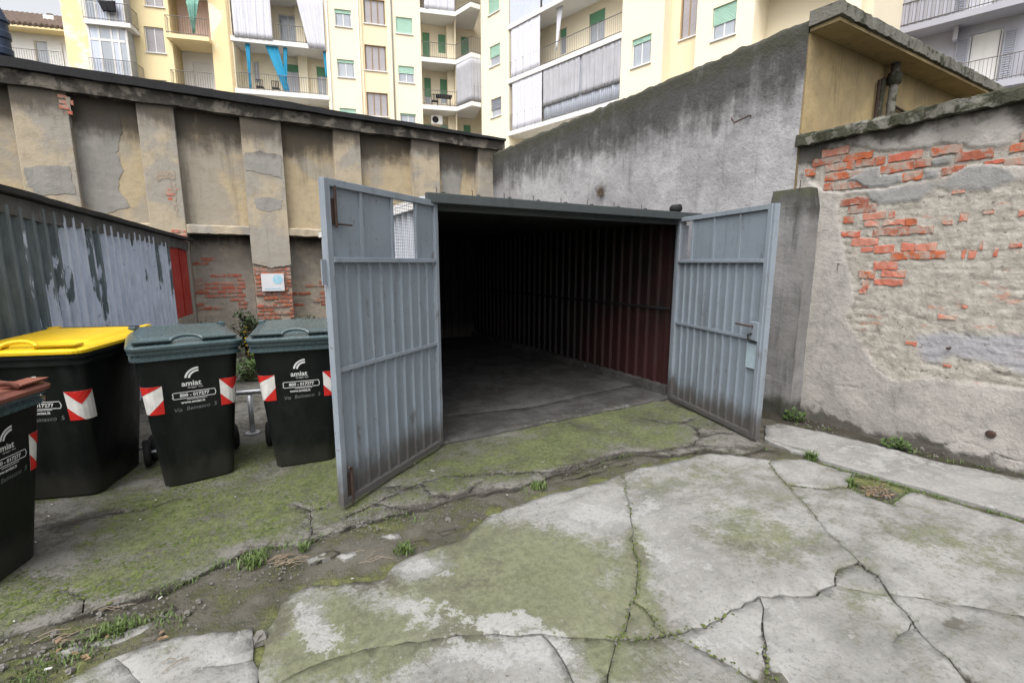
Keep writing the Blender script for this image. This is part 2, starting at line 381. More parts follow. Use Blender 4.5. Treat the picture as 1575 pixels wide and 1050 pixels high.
# ================================================================== GROUND
def gp(pts): return [tuple(onz(u, v)[:2]) for u, v in pts]
def rough_line(pts, step=.05, amp=.012, closed=False, seed=0):
    r = random.Random(seed); out = []
    n = len(pts)
    for i in range(n if closed else n - 1):
        a = Vector(pts[i]); b = Vector(pts[(i + 1) % n]); L = (b - a).length; k = max(1, int(L / step))
        nrm = Vector((-(b - a).y, (b - a).x)).normalized() if L > 1e-6 else Vector((0, 0))
        for j in range(k):
            t = j / k; p = a.lerp(b, t)
            if j: p = p + nrm * r.uniform(-amp, amp)
            out.append((p.x, p.y))
    if not closed: out.append(tuple(pts[-1]))
    return out
ASPH_EDGE = gp([(-60, 1003), (0, 983), (60, 962), (127, 944), (203, 921), (270, 902), (302, 885), (350, 861), (381, 846), (430, 838), (475, 834), (500, 820), (560, 802),
                (600, 790), (655, 782), (717, 762), (800, 750), (850, 731), (905, 716), (965, 698), (1030, 700), (1085, 690), (1140, 699), (1180, 688)])
ASPH = ASPH_EDGE + [(3.95, 2.5), (3.95, 3.60), (1.30, 3.60), (1.30, 9.3), (-.55, 9.3), (-1.25, 4.72), (-5, 4.7), (-5, 1.6), (-1.6, 1.9)]
CONC = gp([(403, 977), (425, 948), (447, 913), (490, 897), (547, 892), (590, 887), (607, 867), (667, 840), (720, 823), (753, 790), (780, 780), (833, 763), (900, 747), (956, 727), (1034, 708),
           (1094, 696), (1135, 700), (1190, 708), (1234, 705), (1262, 714), (1398, 753), (1490, 778), (1575, 803)]) + [(3.95, -2.0), (-.1, -2.0)] + gp([(399, 1050)])
SLAB1 = gp([(388, 963), (396, 1050)]) + [(-.18, .6), (-2.2, .9)] + gp([(-40, 1120), (85, 1052), (165, 1012), (240, 985), (310, 973)])
R5 = lambda L: gp([(850 + x / 2.172, 640 + y / 2.172) for x, y in L])
R4 = lambda L: gp([(400 + x / 3, 700 + y / 3) for x, y in L])
R3 = lambda L: gp([(x / 3.15, 750 + y / 3.15) for x, y in L])
CR = [  # (polyline, width at start, width at end)
    (R4([(-30, 1090), (90, 1045), (240, 970), (430, 910), (620, 875), (800, 845), (960, 830), (1140, 830), (1300, 822), (1350, 833)]) + R5([(110, 738), (215, 745), (330, 735), (400, 725), (510, 705), (580, 660), (690, 600), (880, 598), (945, 563)]), .012, .017),
    (R5([(945, 563), (955, 510), (1025, 485)]), .012, .012),
    (R5([(1025, 485), (910, 380), (850, 300), (780, 225), (730, 165), (726, 140)]), .013, .006),
    (R5([(1025, 485), (1100, 550), (1125, 590), (1200, 680), (1270, 765), (1360, 845), (1420, 900), (1500, 960)]), .014, .012),
    (R5([(945, 563), (1030, 580), (1125, 597)]), .007, .007),
    (R5([(780, 225), (900, 240), (985, 235)]), .006, .008),
    (R5([(690, 600), (705, 640), (700, 700), (705, 790), (730, 860), (790, 940)]), .007, .03),
    (R5([(400, 735), (500, 780), (620, 845), (690, 885), (760, 930)]), .006, .006),
    (R5([(235, 190), (262, 320), (270, 420), (283, 490), (270, 615)]), .004, .009),
    (R5([(270, 615), (228, 735), (215, 745), (200, 800), (185, 860), (180, 930)]), .010, .006),
    (R5([(270, 615), (330, 670), (380, 730)]), .008, .012),
    (R4([(1300, 822), (1360, 890), (1410, 970), (1450, 1060), (1480, 1130)]), .012, .010),
    (R5([(1125, 590), (1300, 620), (1560, 660), (1650, 675)]), .0035, .003),
    (R5([(1200, 680), (1190, 710), (1140, 750)]), .006, .002)]
HOLE = gp([(1303, 748), (1310, 728), (1345, 733), (1402, 752), (1372, 774), (1335, 762)])
POTS = [R5([(1295, 665), (1330, 662), (1385, 685), (1388, 710), (1350, 712), (1310, 690)]), R5([(1360, 845), (1400, 855), (1440, 900), (1400, 930), (1375, 890)]), R5([(690, 880), (705, 835), (740, 835), (790, 875), (840, 940), (720, 960)])]
ACR = [(R4([(160, 225), (235, 250), (300, 235), (330, 215)]), .012, .006), (R4([(235, 250), (240, 330), (225, 400)]), .01, .012), (R4([(400, 280), (540, 215), (650, 165), (740, 130), (850, 95), (1100, 80), (1350, 75), (1500, 40)]), .012, .006),
       (R4([(540, 215), (600, 235), (700, 245), (750, 235)]), .012, .012), (R4([(740, 130), (790, 180), (880, 195), (960, 175), (1000, 130)]), .012, .008), (R4([(650, 165), (640, 140), (560, 150)]), .006, .004),
       (R5([(0, 190), (90, 165), (230, 125), (330, 120), (470, 95), (490, 70), (480, 40), (430, 20)]), .014, .012), (R5([(470, 95), (540, 100), (640, 105)]), .008, .004), (R5([(490, 70), (560, 55), (600, 60)]), .008, .004), (R5([(300, 5), (360, 20), (430, 20), (480, 5)]), .012, .01),
       (R3([(300, 180), (520, 120), (700, 100), (900, 40)]), .003, .006), (R3([(400, 600), (410, 520), (330, 500)]), .01, .004)]
def cracks_to_quads(cr, seed):
    quads = []; lines = []
    for k, (pl, w0, w1) in enumerate(cr):
        L = rough_line(pl, .045, .011, seed=seed + k); lines.append(L); n = len(L)
        r = random.Random(seed * 31 + k); ws = [.62 * (w0 + (w1 - w0) * i / (n - 1)) * r.uniform(.45, 1.4) for i in range(n)]
        for i in range(n - 1):
            a = Vector(L[i]); b = Vector(L[i + 1]); d = (b - a).normalized(); q = Vector((-d.y, d.x)); e = d * .002
            quads.append([tuple(a - e + q * ws[i] / 2), tuple(a - e - q * ws[i] / 2), tuple(b + e - q * ws[i + 1] / 2), tuple(b + e + q * ws[i + 1] / 2)])
    return quads, lines
def slabs(outer, quads, step, bbox, thick, zfun, name, mat, parent, maskfun, minarea=.0004, seed=0, jit=.004):
    V = []; faces = []
    ccw = lambda L: L if sum(a[0] * b[1] - b[0] * a[1] for a, b in zip(L, L[1:] + L[:1])) > 0 else L[::-1]
    for poly in [ccw(outer)] + [ccw(q) for q in quads]:
        b = len(V); V += [Vector(p) for p in poly]; faces.append(list(range(b, b + len(poly))))
    x0, x1, y0, y1 = bbox; rr = random.Random(seed)
    gx = np.arange(x0, x1, step); gy = np.arange(y0, y1, step); G = np.stack(np.meshgrid(gx, gy), -1).reshape(-1, 2)
    G = G + np.random.RandomState(seed).uniform(-.3, .3, G.shape) * step
    G = G[inpoly(G[:, 0], G[:, 1], outer)]
    V += [Vector((a, b)) for a, b in G]
    vs, es, fs, ov, oe, of = delaunay_2d_cdt(V, [], faces, 0, 1e-5)
    keep = [f for f, o in zip(fs, of) if 0 in o and not any(q > 0 for q in o)]
    par = {}
    def find(a):
        while par[a] != a: par[a] = par[par[a]]; a = par[a]
        return a
    ed = {}
    for i, f in enumerate(keep):
        par[i] = i
        for a, b in zip(f, f[1:] + f[:1]): ed.setdefault((min(a, b), max(a, b)), []).append(i)
    for q in ed.values():
        if len(q) == 2: par[find(q[0])] = find(q[1])
    groups = {}
    for i in range(len(keep)): groups.setdefault(find(i), []).append(keep[i])
    objs = []
    for gi, g in enumerate(groups.values()):
        area = sum(abs((vs[f[1]] - vs[f[0]]).cross(vs[f[2]] - vs[f[0]])) / 2 for f in g)
        if area < minarea: continue
        ids = sorted({i for f in g for i in f}); mp = {i: k for k, i in enumerate(ids)}
        P = np.array([vs[i][:] for i in ids]); tx, ty, tz = rr.uniform(-.002, .002), rr.uniform(-.002, .002), rr.uniform(-jit, jit) if area < 3 else 0
        c = P.mean(0); Z = zfun(P[:, 0], P[:, 1]) + tz + (P[:, 0] - c[0]) * tx + (P[:, 1] - c[1]) * ty
        n = len(ids); verts = np.concatenate([np.c_[P, Z], np.c_[P, np.full(n, -thick)]]); F = []
        cnt = {}
        for f in g:
            F.append(tuple(mp[i] for i in f))
            for a, b in zip(f, f[1:] + f[:1]): cnt[(a, b)] = 1
        bd = set()
        for a, b in cnt:
            if (b, a) not in cnt: F.append((mp[b], mp[a], mp[a] + n, mp[b] + n)); bd |= {mp[a], mp[b]}
        bl = list(bd); verts[bl, 2] -= .003       # worn arris
        m = MB(); m.v = verts.tolist(); m.f = F; m.mi = [0] * len(F)
        o = m.build(name, mat, parent)
        R, Gm, B = maskfun(P[:, 0], P[:, 1]); z0 = np.zeros(n)
        setmask(o.data, 'mask', np.r_[R, z0], np.r_[Gm, z0 + .9], np.r_[B, z0])
        o.data.polygons.foreach_set('use_smooth', [len(p.vertices) == 3 for p in o.data.polygons])
        objs.append(o)
    return objs
def blobs(x, y, L):
    t = np.zeros_like(x)
    for (u, v, ru, rv, a) in L:
        c = onz(u, v); e1 = onz(u + ru, v) - c; e2 = onz(u, v + rv) - c; det = e1.x * e2.y - e1.y * e2.x
        dx, dy = x - c.x, y - c.y; p = (dx * e2.y - dy * e2.x) / det; q = (e1.x * dy - e1.y * dx) / det
        t = t + a * np.exp(-(p * p + q * q) * .9)
    return t
# material: concrete with moss; R = moss, G = dirt/dark, B = fresh pale cement
def groundmat(name, c1, c2, mossA, mossB, dark, bump=.5, speck=.5):
    n = N(name, .93, 0, .15); a = n.attr('mask')
    big = n.noise(1.6, 6, .6); mid = n.noise(8, 7, .66); fine = n.noise(45, 5, .7); gr = n.noise(140, 3, .6)
    c = n.mix(n.ramp(n.math('ADD', big, n.math('MULTIPLY', n.math('SUBTRACT', mid, .5), .6)), .35, .65), c1, c2)
    c = n.mix(n.math('MULTIPLY', n.ramp(fine, .48, .78), speck), c, tuple(x * .5 for x in c2[:3]) + (1,))
    nm = n.math('ADD', n.math('ADD', n.math('MULTIPLY', n.math('SUBTRACT', mid, .5), 1.35), n.math('MULTIPLY', n.math('SUBTRACT', fine, .5), .9)), n.math('MULTIPLY', n.math('SUBTRACT', big, .5), 1.1))
    c = n.mix(n.math('MULTIPLY', n.ramp(n.noise(3.4, 5, .65, dist=.8), .48, .66), .38), c, tuple(x * .5 for x in c1[:3]) + (1,))
    mf = n.ramp(n.math('ADD', a[0], nm), .22, .86)
    mc = n.mix(n.ramp(n.math('ADD', n.math('MULTIPLY', n.noise(26, 6, .75), .75), n.math('MULTIPLY', n.noise(4, 4, .6), .35)), .38, .68), mossA, mossB)
    st = n.noise(2.6, 7, .7, sc=(.5, 1.5, 1), dist=.6); c = n.mix(n.math('MULTIPLY', n.ramp(st, .5, .7), .5), c, tuple(x * .55 for x in c2[:3]) + (1,))
    mc = n.mix(n.math('MULTIPLY', n.ramp(n.noise(2.1, 5, .65, dist=.5), .44, .68), .6), mc, tuple(x * .75 for x in dark[:3]) + (1,))
    c = n.mix(n.math('MULTIPLY', mf, .84), c, mc)
    pf = n.ramp(n.math('ADD', a[2], n.math('MULTIPLY', nm, 1.15)), .40, .54)
    c = n.mix(n.math('MULTIPLY', pf, .85), c, n.mix(n.ramp(fine, .4, .75), lin(.30, .30, .292), lin(.215, .213, .205)))
    df = n.ramp(n.math('ADD', a[1], n.math('MULTIPLY', nm, .8)), .35, .75)
    c = n.mix(n.math('MULTIPLY', df, .82), c, dark)
    c = n.mix(n.math('MULTIPLY', n.ramp(n.noise(70, 2, .5), .72, .76), .5), c, lin(.30, .29, .27))
    c = n.mix(n.math('MULTIPLY', n.ramp(n.noise(33, 4, .6), .66, .72), .7), c, tuple(x * .35 for x in c2[:3]) + (1,))
    n.col(c); n.rough(n.ramp(fine, .3, .7, .85, 1))
    n.bump(n.math('ADD', n.math('ADD', mid, n.math('MULTIPLY', fine, .5)), n.math('ADD', n.math('MULTIPLY', mf, .5), n.math('MULTIPLY', gr, .25))), bump, .012)
    return n.m
MAT['concrete'] = groundmat('yard_concrete', lin(.25, .247, .236), lin(.178, .174, .163), lin(.078, .086, .043), lin(.14, .146, .083), lin(.075, .068, .055), .6, .7)
MAT['asphalt'] = groundmat('mossy_asphalt', lin(.155, .15, .135), lin(.115, .11, .098), lin(.042, .056, .019), lin(.122, .138, .058), lin(.04, .036, .03), 1.0, .8)
MAT['soil'] = groundmat('dark_soil', lin(.098, .091, .075), lin(.06, .057, .046), lin(.06, .075, .026), lin(.14, .15, .05), lin(.035, .03, .024), 1.0)
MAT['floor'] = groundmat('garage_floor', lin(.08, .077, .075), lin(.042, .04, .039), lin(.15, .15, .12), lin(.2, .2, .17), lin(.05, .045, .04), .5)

# big sheet: fine near the camera, coarse out to the horizon
xs = np.unique(np.r_[-300, -80, -30, -12, -6, -3, np.arange(-1.6, 4.9, .03), 5.2, 6, 9, 15, 40, 100, 300])
ys = np.unique(np.r_[-300, -80, -30, -10, -4, -1.5, np.arange(-.2, 4.2, .03), np.arange(4.2, 9.4, .12), 9.6, 11, 20, 45, 100, 300])
GX, GY = np.meshgrid(xs, ys); nx, ny = len(xs), len(ys); fx, fy = GX.ravel(), GY.ravel()
near = sstep(-1.7, -1.4, fx) * (1 - sstep(4.7, 4.9, fx)) * sstep(-.3, 0, fy) * (1 - sstep(8.5, 9.3, fy))
zz = -.035 + near * ((fbm(fx * 6, fy * 6, 5, .55) - .5) * .05 + (fbm(fx * 30, fy * 30, 2) - .5) * .012)
asd = polydist(fx, fy, ASPH_EDGE, False); cod = polydist(fx, fy, CONC)
insd = inpoly(fx, fy, ASPH) | inpoly(fx, fy, CONC) | inpoly(fx, fy, SLAB1)
zz = zz + np.where(insd, near * .012, near * .02)
zz = np.minimum(zz, -.006)
me = bpy.data.meshes.new('ground')
I = np.arange(nx * ny).reshape(ny, nx)
me.from_pydata(np.c_[fx, fy, zz].tolist(), [], np.stack([I[:-1, :-1], I[:-1, 1:], I[1:, 1:], I[1:, :-1]], -1).reshape(-1, 4).tolist())
me.polygons.foreach_set('use_smooth', [True] * len(me.polygons))
me.materials.append(MAT['soil'])
ground = bpy.data.objects.new('ground', me); COL.objects.link(ground); tag(ground, kind='structure'); OFF['ground'] = Vector((0, 0, 0))
setmask(me, 'mask', .30 + .5 * sstep(.12, 0, cod) * (fbm(fx * 3, fy * 3) > .45) + blobs(fx, fy, [(60, 1010, 90, 30, .35), (170, 965, 60, 14, .5), (560, 800, 50, 14, .5), (620, 770, 60, 10, .3)]), .25 * near + .25 * sstep(.06, 0, asd) + .7 * sstep(4.35, 4.5, fx) * near + blobs(fx, fy, [(1130, 690, 60, 20, .5)]), 0 * fx)

qc, lc = cracks_to_quads(CR, 5)
def crackdist(x, y, lines):
    d = np.full(x.shape, 9.0)
    for L in lines: d = np.minimum(d, polydist(x, y, L, False))
    return d
conc_out = rough_line(CONC, .06, .018, True, 2)
MOSSB = [(900, 880, 120, 60, .55), (850, 830, 90, 50, .5), (790, 850, 60, 60, .5), (700, 830, 70, 30, .45), (560, 960, 90, 40, .32), (440, 990, 60, 50, .35), (650, 905, 60, 25, .25), (980, 830, 14, 70, .6),
         (1130, 800, 60, 35, .5), (1190, 835, 70, 30, .5), (1060, 735, 80, 22, .3), (1330, 920, 45, 18, .55), (1400, 820, 60, 30, .35), (1500, 850, 90, 40, .35), (870, 940, 90, 40, .5), (980, 880, 30, 90, .35),
         (640, 960, 90, 50, .42), (760, 965, 110, 30, .4), (560, 1020, 120, 40, .35), (900, 1000, 60, 40, .3), (1000, 1000, 60, 50, .4), (930, 1010, 30, 40, .5), (480, 930, 40, 30, .3), (1250, 780, 90, 25, .2), (1120, 720, 60, 12, .25), (1010, 760, 26, 40, .2)]
PALE = [(640, 870, 45, 18, .6), (475, 945, 30, 35, .7), (500, 985, 25, 30, .6), (620, 930, 60, 18, .7), (660, 960, 50, 16, .6), (780, 955, 55, 16, .7), (830, 1000, 60, 35, .8), (700, 1010, 70, 25, .6), (900, 790, 60, 25, .7), (1000, 800, 50, 50, .4), (1050, 870, 60, 40, .4), (1200, 930, 80, 30, .4), (1120, 980, 80, 40, .5)]
def conc_mask(x, y):
    d = crackdist(x, y, lc); e = polydist(x, y, CONC)
    pale = blobs(x, y, PALE)
    m = .16 + blobs(x, y, MOSSB + [(620, 940, 190, 80, .38), (480, 980, 120, 80, .25), (760, 880, 120, 70, .3)]) - .75 * pale + .28 * sstep(.05, .0, d) * (.3 + fbm(x * 2.3, y * 2.3)) + .15 * sstep(.10, 0, e)
    g = .07 + .22 * sstep(.035, 0, d) + .35 * sstep(.12, 0, e) * (fbm(x * 4, y * 4) > .42)
    for P in POTS: g = g + .9 * softpoly(x, y, P, .02)
    g = g + blobs(x, y, [(600, 900, 90, 20, .35), (740, 900, 60, 25, .3), (560, 930, 30, 30, .3), (560, 960, 60, 25, .2), (430, 960, 30, 30, .35), (760, 870, 40, 30, .25)])
    return m, g, np.clip(pale, 0, 1)
conc_z = lambda x, y: (fbm(x * 1.5, y * 1.5, 3) - .5) * .012 - sum(.018 * softpoly(x, y, P, .02) for P in POTS)
slabs(conc_out, qc + [HOLE], .055, (-.2, 4.0, .2, 2.4), .05, conc_z, 'slab', MAT['concrete'], ground, conc_mask, seed=1, jit=.008)
s1_mask = lambda x, y: (.20 + blobs(x, y, [(120, 1040, 60, 20, .5), (330, 1010, 40, 30, .2), (240, 990, 60, 12, .4)]), .12 + 0 * x, blobs(x, y, [(340, 1000, 60, 30, .7)]))
slabs(rough_line(SLAB1, .06, .012, True, 9), cracks_to_quads([(R3([(1000, 860), (1180, 840), (1240, 820)]), .006, .008), (R3([(560, 820), (640, 900), (700, 990)]), .004, .003)], 4)[0], .06, (-2.3, 0, .5, 2.9), .05, lambda x, y: 0 * x, 'slab', MAT['concrete'], ground, s1_mask, seed=4)
# broken flat pieces in the soil strip
FR = [R3([(430, 745), (560, 690), (690, 645), (760, 640), (690, 690), (500, 775)]), R3([(670, 715), (770, 680), (800, 690), (740, 725), (690, 735)]), R3([(60, 850), (230, 800), (260, 815), (120, 875)]), R3([(290, 790), (380, 760), (400, 775), (320, 815)]),
      R3([(0, 790), (170, 745), (400, 690), (560, 640), (840, 560), (850, 580), (640, 660), (420, 720), (180, 790), (0, 840)]), R3([(0, 930), (60, 900), (75, 915), (0, 950)]), R3([(1480, 345), (1580, 300), (1600, 330), (1500, 365)]),
      R5([(30, 195), (160, 165), (265, 135), (270, 150), (180, 175), (60, 205)]), R4([(820, 345), (900, 335), (910, 350), (840, 362)]), R4([(560, 360), (640, 345), (650, 365), (590, 372)]), R4([(660, 395), (760, 370), (780, 385), (690, 410)]), R4([(1390, 95), (1460, 82), (1480, 92), (1400, 108)]),
      R4([(420, 300), (490, 280), (500, 300), (450, 320)]), R4([(300, 350), (360, 330), (380, 350), (330, 372)]), R4([(220, 470), (330, 430), (370, 440), (260, 490)]), R4([(350, 450), (430, 430), (450, 445), (390, 470)])]
fm = lambda x, y: (.3 + 0 * x, .35 + 0 * x, .0 + 0 * x)
for k, P in enumerate(FR):
    c = Vector(P[0]); slabs(rough_line(P, .03, .006, True, 20 + k), [], .04, (min(p[0] for p in P), max(p[0] for p in P), min(p[1] for p in P), max(p[1] for p in P)), .05, lambda x, y: -.006 + (fbm(x * 9, y * 9, 3) - .5) * .016, 'broken_slab', MAT['soil'] if k % 3 else MAT['concrete'], ground, fm, seed=30 + k, jit=.006)
# mossy asphalt
qa, la = cracks_to_quads(ACR, 50)
BARE = [(110, 790, 80, 30, .75), (60, 850, 60, 45, .8), (20, 800, 60, 50, .6), (240, 745, 60, 14, .5), (440, 725, 70, 14, .35), (640, 770, 60, 25, .3), (370, 800, 60, 20, .25), (400, 850, 60, 14, .5), (760, 755, 50, 22, .6), (720, 690, 40, 12, .3), (1110, 668, 70, 22, .55), (1150, 690, 40, 16, .6), (760, 672, 90, 10, .35), (700, 700, 40, 14, .3), (960, 690, 60, 14, .4), (200, 690, 40, 30, .5), (385, 640, 30, 30, .7), (480, 760, 40, 25, .1)]
def asp_mask(x, y):
    d = crackdist(x, y, la); e = polydist(x, y, ASPH_EDGE, False)
    b = blobs(x, y, BARE); far = sstep(4.0, 5.2, y)
    m = .76 - .85 * b - .5 * far - .25 * sstep(.06, 0, d) - .5 * sstep(.14, 0, e) + blobs(x, y, [(300, 780, 120, 30, .2), (100, 900, 150, 30, .2), (480, 740, 60, 20, .25), (850, 680, 120, 14, .25), (1000, 670, 60, 10, .25)])
    g = .10 + .45 * b + .4 * sstep(.05, 0, d) + .45 * sstep(.10, 0, e) + .25 * far
    return m, g, 0 * x
slabs(rough_line(ASPH, .06, .02, True, 3), qa, .07, (-1.7, 4.0, 1.8, 5.2), .04, lambda x, y: (fbm(x * 2, y * 2, 4) - .5) * .02, 'asphalt_patch', MAT['asphalt'], ground, asp_mask, minarea=.002, seed=6, jit=.003)
# pavement strip by the right wall
PAVE = gp([(1176, 655), (1205, 652), (1290, 670), (1370, 690), (1448, 711), (1575, 735)]) + [(4.58, -2), (4.0, -2)] + gp([(1575, 797), (1490, 772), (1398, 746), (1262, 708), (1215, 694), (1176, 676)])
pm = lambda x, y: (.08 + .35 * sstep(4.5, 4.6, x) + 0 * y, .05 + .5 * sstep(4.48, 4.6, x) + blobs(x, y, [(1200, 655, 30, 10, .5)]), .35 + 0 * x)
slabs(rough_line(PAVE, .06, .012, True, 8), cracks_to_quads([(R5([(715, 75), (790, 100), (850, 115)]), .006, .004)], 8)[0], .06, (3.9, 4.7, .2, 2.7), .05, lambda x, y: .008 + (fbm(x * 2, y * 2, 3) - .5) * .01, 'slab', MAT['concrete'], ground, pm, seed=8)

# ================================================================== RIGHT BRICK WALL (plane X = 4.80)
XW = 4.80
W1 = lambda x, y: onx(1175 + x / 3.5, 130 + y / 3.5, XW)
W2 = lambda x, y: onx(1175 + x / 2.763, 420 + y / 2.763, XW)
yz = lambda L, f: [(f(*p).y, f(*p).z) for p in L]
bw = empty('brick_wall', (XW, 1.5, 0)); tag(bw, 'old yard wall at right, plaster fallen away from orange bricks, mossy coping', 'wall')
ERO = yz([(400, 600), (560, 585), (650, 640), (830, 620), (930, 560), (1100, 585), (1220, 565), (1330, 510), (1420, 520), (1700, 500), (1700, 1250)], W1) + yz([(1105, 500), (860, 470), (700, 450), (560, 460), (470, 400), (420, 300), (350, 200), (380, 90)], W2) + yz([(400, 760)], W1)
EXB = yz([(215, 500), (215, 450), (300, 345), (460, 320), (590, 355), (850, 345), (960, 318), (1075, 318), (1100, 345), (1250, 335), (1320, 320), (1400, 235), (1700, 180), (1700, 420), (1300, 440), (1090, 430), (980, 500), (740, 545), (560, 560), (420, 590), (330, 575)], W1)
PATCH = [yz(L, W1) for L in ([(440, 525), (560, 450), (620, 450), (625, 480), (730, 492), (740, 520), (690, 545), (560, 548)], [(540, 570), (760, 552), (930, 545), (830, 620), (640, 640), (560, 620)], [(1090, 430), (1320, 455), (1335, 505), (1220, 560), (1100, 575), (970, 545)], [(880, 410), (960, 385), (1005, 385), (1000, 420), (900, 440)], [(860, 460), (940, 455), (940, 500), (870, 505)])]
DPATCH = yz([(555, 460), (640, 455), (712, 455), (710, 720), (560, 680), (545, 560)], W2)
LPATCH = yz([(640, 270), (730, 255), (900, 265), (1250, 260), (1250, 430), (1105, 420), (960, 380), (800, 350), (740, 380), (665, 370)], W2)
cy = np.unique(np.r_[-4, -3, -2, -1, -.3, .2, np.arange(.6, 2.745, .0135)]); cz = np.r_[np.arange(-.1, 2.6, .0135), 2.6]
YY, ZZ = np.meshgrid(cy, cz); y, z = YY.ravel(), ZZ.ravel()
wob = lambda s, a, k: (fbm(y * s + k, z * s, 4) - .5) * a
yw, zw = y + wob(9, .05, 3) + wob(30, .02, 8), z + wob(9, .05, 50) + wob(30, .02, 60)
ero = softpoly(yw, zw, ERO, .012); exb = softpoly(yw, zw, EXB, .008)
pat = np.zeros_like(y)
for P in PATCH: pat = np.maximum(pat, softpoly(yw, zw, P, .006))
dp = softpoly(yw, zw, DPATCH, .006); lp = softpoly(yw, zw, LPATCH, .03)
exb = exb * (1 - pat); ero = ero * (1 - pat)
rough = fbm(y * 14, z * 22, 5, .6); course = np.abs(((z / .069) % 1) - .5) * 2
fade = sstep(.35, .75, fbm(y * 2.2, z * 2.2, 3))
rel = (fbm(y * 5, z * 5, 4) - .5) * .012 + (fbm(y * 40, z * 40, 3) - .5) * .003
rel = rel + exb * (.016 + (rough - .5) * .014) + ero * (.005 + (rough - .5) * .009 + np.abs(fbm(y * 38, z * 60, 3, .6) - .5) * .020 + .006 * sstep(.7, 1, course + (fbm(y * 8, z * 8, 3) - .5) * .8) * (1 - .9 * fade)) - pat * .002 - dp * .004 + .006 * sstep(.45, .3, z)
low = sstep(.15, .0, z + wob(4, .22, 5)); topd = sstep(2.32, 2.62, z + wob(3.5, .5, 15)) * .9
crk = np.zeros_like(y)
for L in ([(560, 460), (470, 400), (520, 430)], [(320, 480), (410, 490), (440, 470)], [(700, 735), (760, 735), (830, 710), (890, 720), (960, 760), (1105, 800)], [(800, 350), (920, 390), (1000, 420), (1105, 460)], [(340, 195), (425, 188)], [(550, 180), (640, 190), (720, 210), (830, 260), (960, 290)], [(665, 370), (680, 385), (720, 380), (745, 395), (770, 385)]):
    crk = np.maximum(crk, sstep(.011, .002, polydist(yw, zw, yz(L, W2), False)))
rel = rel + crk * .006
damp = np.clip(low + topd + .55 * crk + .25 * dp + .3 * sstep(2.52, 2.6, y) + .5 * np.exp(-(((y - W2(480, 240).y) / .05) ** 2 + ((z - W2(480, 240).z) / .06) ** 2)) + .35 * sstep(2.3, 2.6, y) * sstep(.9, .3, z), 0, 1)
n1, n2 = len(cy), len(cz); I = np.arange(n1 * n2).reshape(n2, n1)
m = MB(); m.v = np.c_[XW + rel, y, z].tolist(); m.f = np.stack([I[:-1, :-1], I[1:, :-1], I[1:, 1:], I[:-1, 1:]], -1).reshape(-1, 4).tolist(); m.mi = [0] * len(m.f)
n = N('crumbling_plaster', .93, 0, .15); a = n.attr('mask'); a2 = n.attr('mask2')
big = n.noise(2.4, 6, .62); mid = n.noise(11, 6, .68); fine = n.noise(55, 5, .7)
c = n.mix(n.ramp(big, .38, .64), lin(.365, .343, .32), lin(.275, .258, .24))
c = n.mix(n.math('MULTIPLY', n.ramp(mid, .46, .72), .55), c, lin(.18, .168, .157))
ce = n.mix(n.ramp(mid, .35, .7), lin(.375, .35, .31), lin(.255, .236, .205))
ce = n.mix(n.math('MULTIPLY', n.ramp(n.noise(7, 5, .7, sc=(1, .6, 1.7)), .60, .68), .55), ce, lin(.40, .17, .11))
c = n.mix(a[0], c, ce)
c = n.mix(a2[0], c, n.mix(n.ramp(mid, .4, .7), lin(.25, .246, .24), lin(.21, .206, .20)))
c = n.mix(n.math('MULTIPLY', a2[1], .8), c, lin(.28, .28, .305))
c = n.mix(n.math('MULTIPLY', n.ramp(fine, .55, .8), .35), c, lin(.16, .145, .13))
c = n.mix(n.math('MULTIPLY', n.ramp(n.math('ADD', a[1], n.math('MULTIPLY', n.math('SUBTRACT', mid, .5), .9)), .3, .8), .85), c, lin(.055, .05, .042))
c = n.mix(n.math('MULTIPLY', n.ramp(n.noise(24, 5, .75), .60, .68), n.math('ADD', n.math('MULTIPLY', a[0], .55), .2)), c, lin(.10, .09, .078))
n.col(c).bump(n.math('ADD', n.math('ADD', mid, n.math('MULTIPLY', fine, .8)), n.math('MULTIPLY', n.noise(24, 5, .75), 1.2)), .6, .012); MAT['crumble'] = n.m
face = m.build('plaster', n.m, bw, smooth=True)
setmask(face.data, 'mask', np.clip(ero + exb * .75, 0, 1), damp, exb); setmask(face.data, 'mask2', pat, lp, dp)
MB().box(XW + .05, XW + .32, -4, 2.66, -.1, 2.585).build('core', MAT['mortar'], bw)
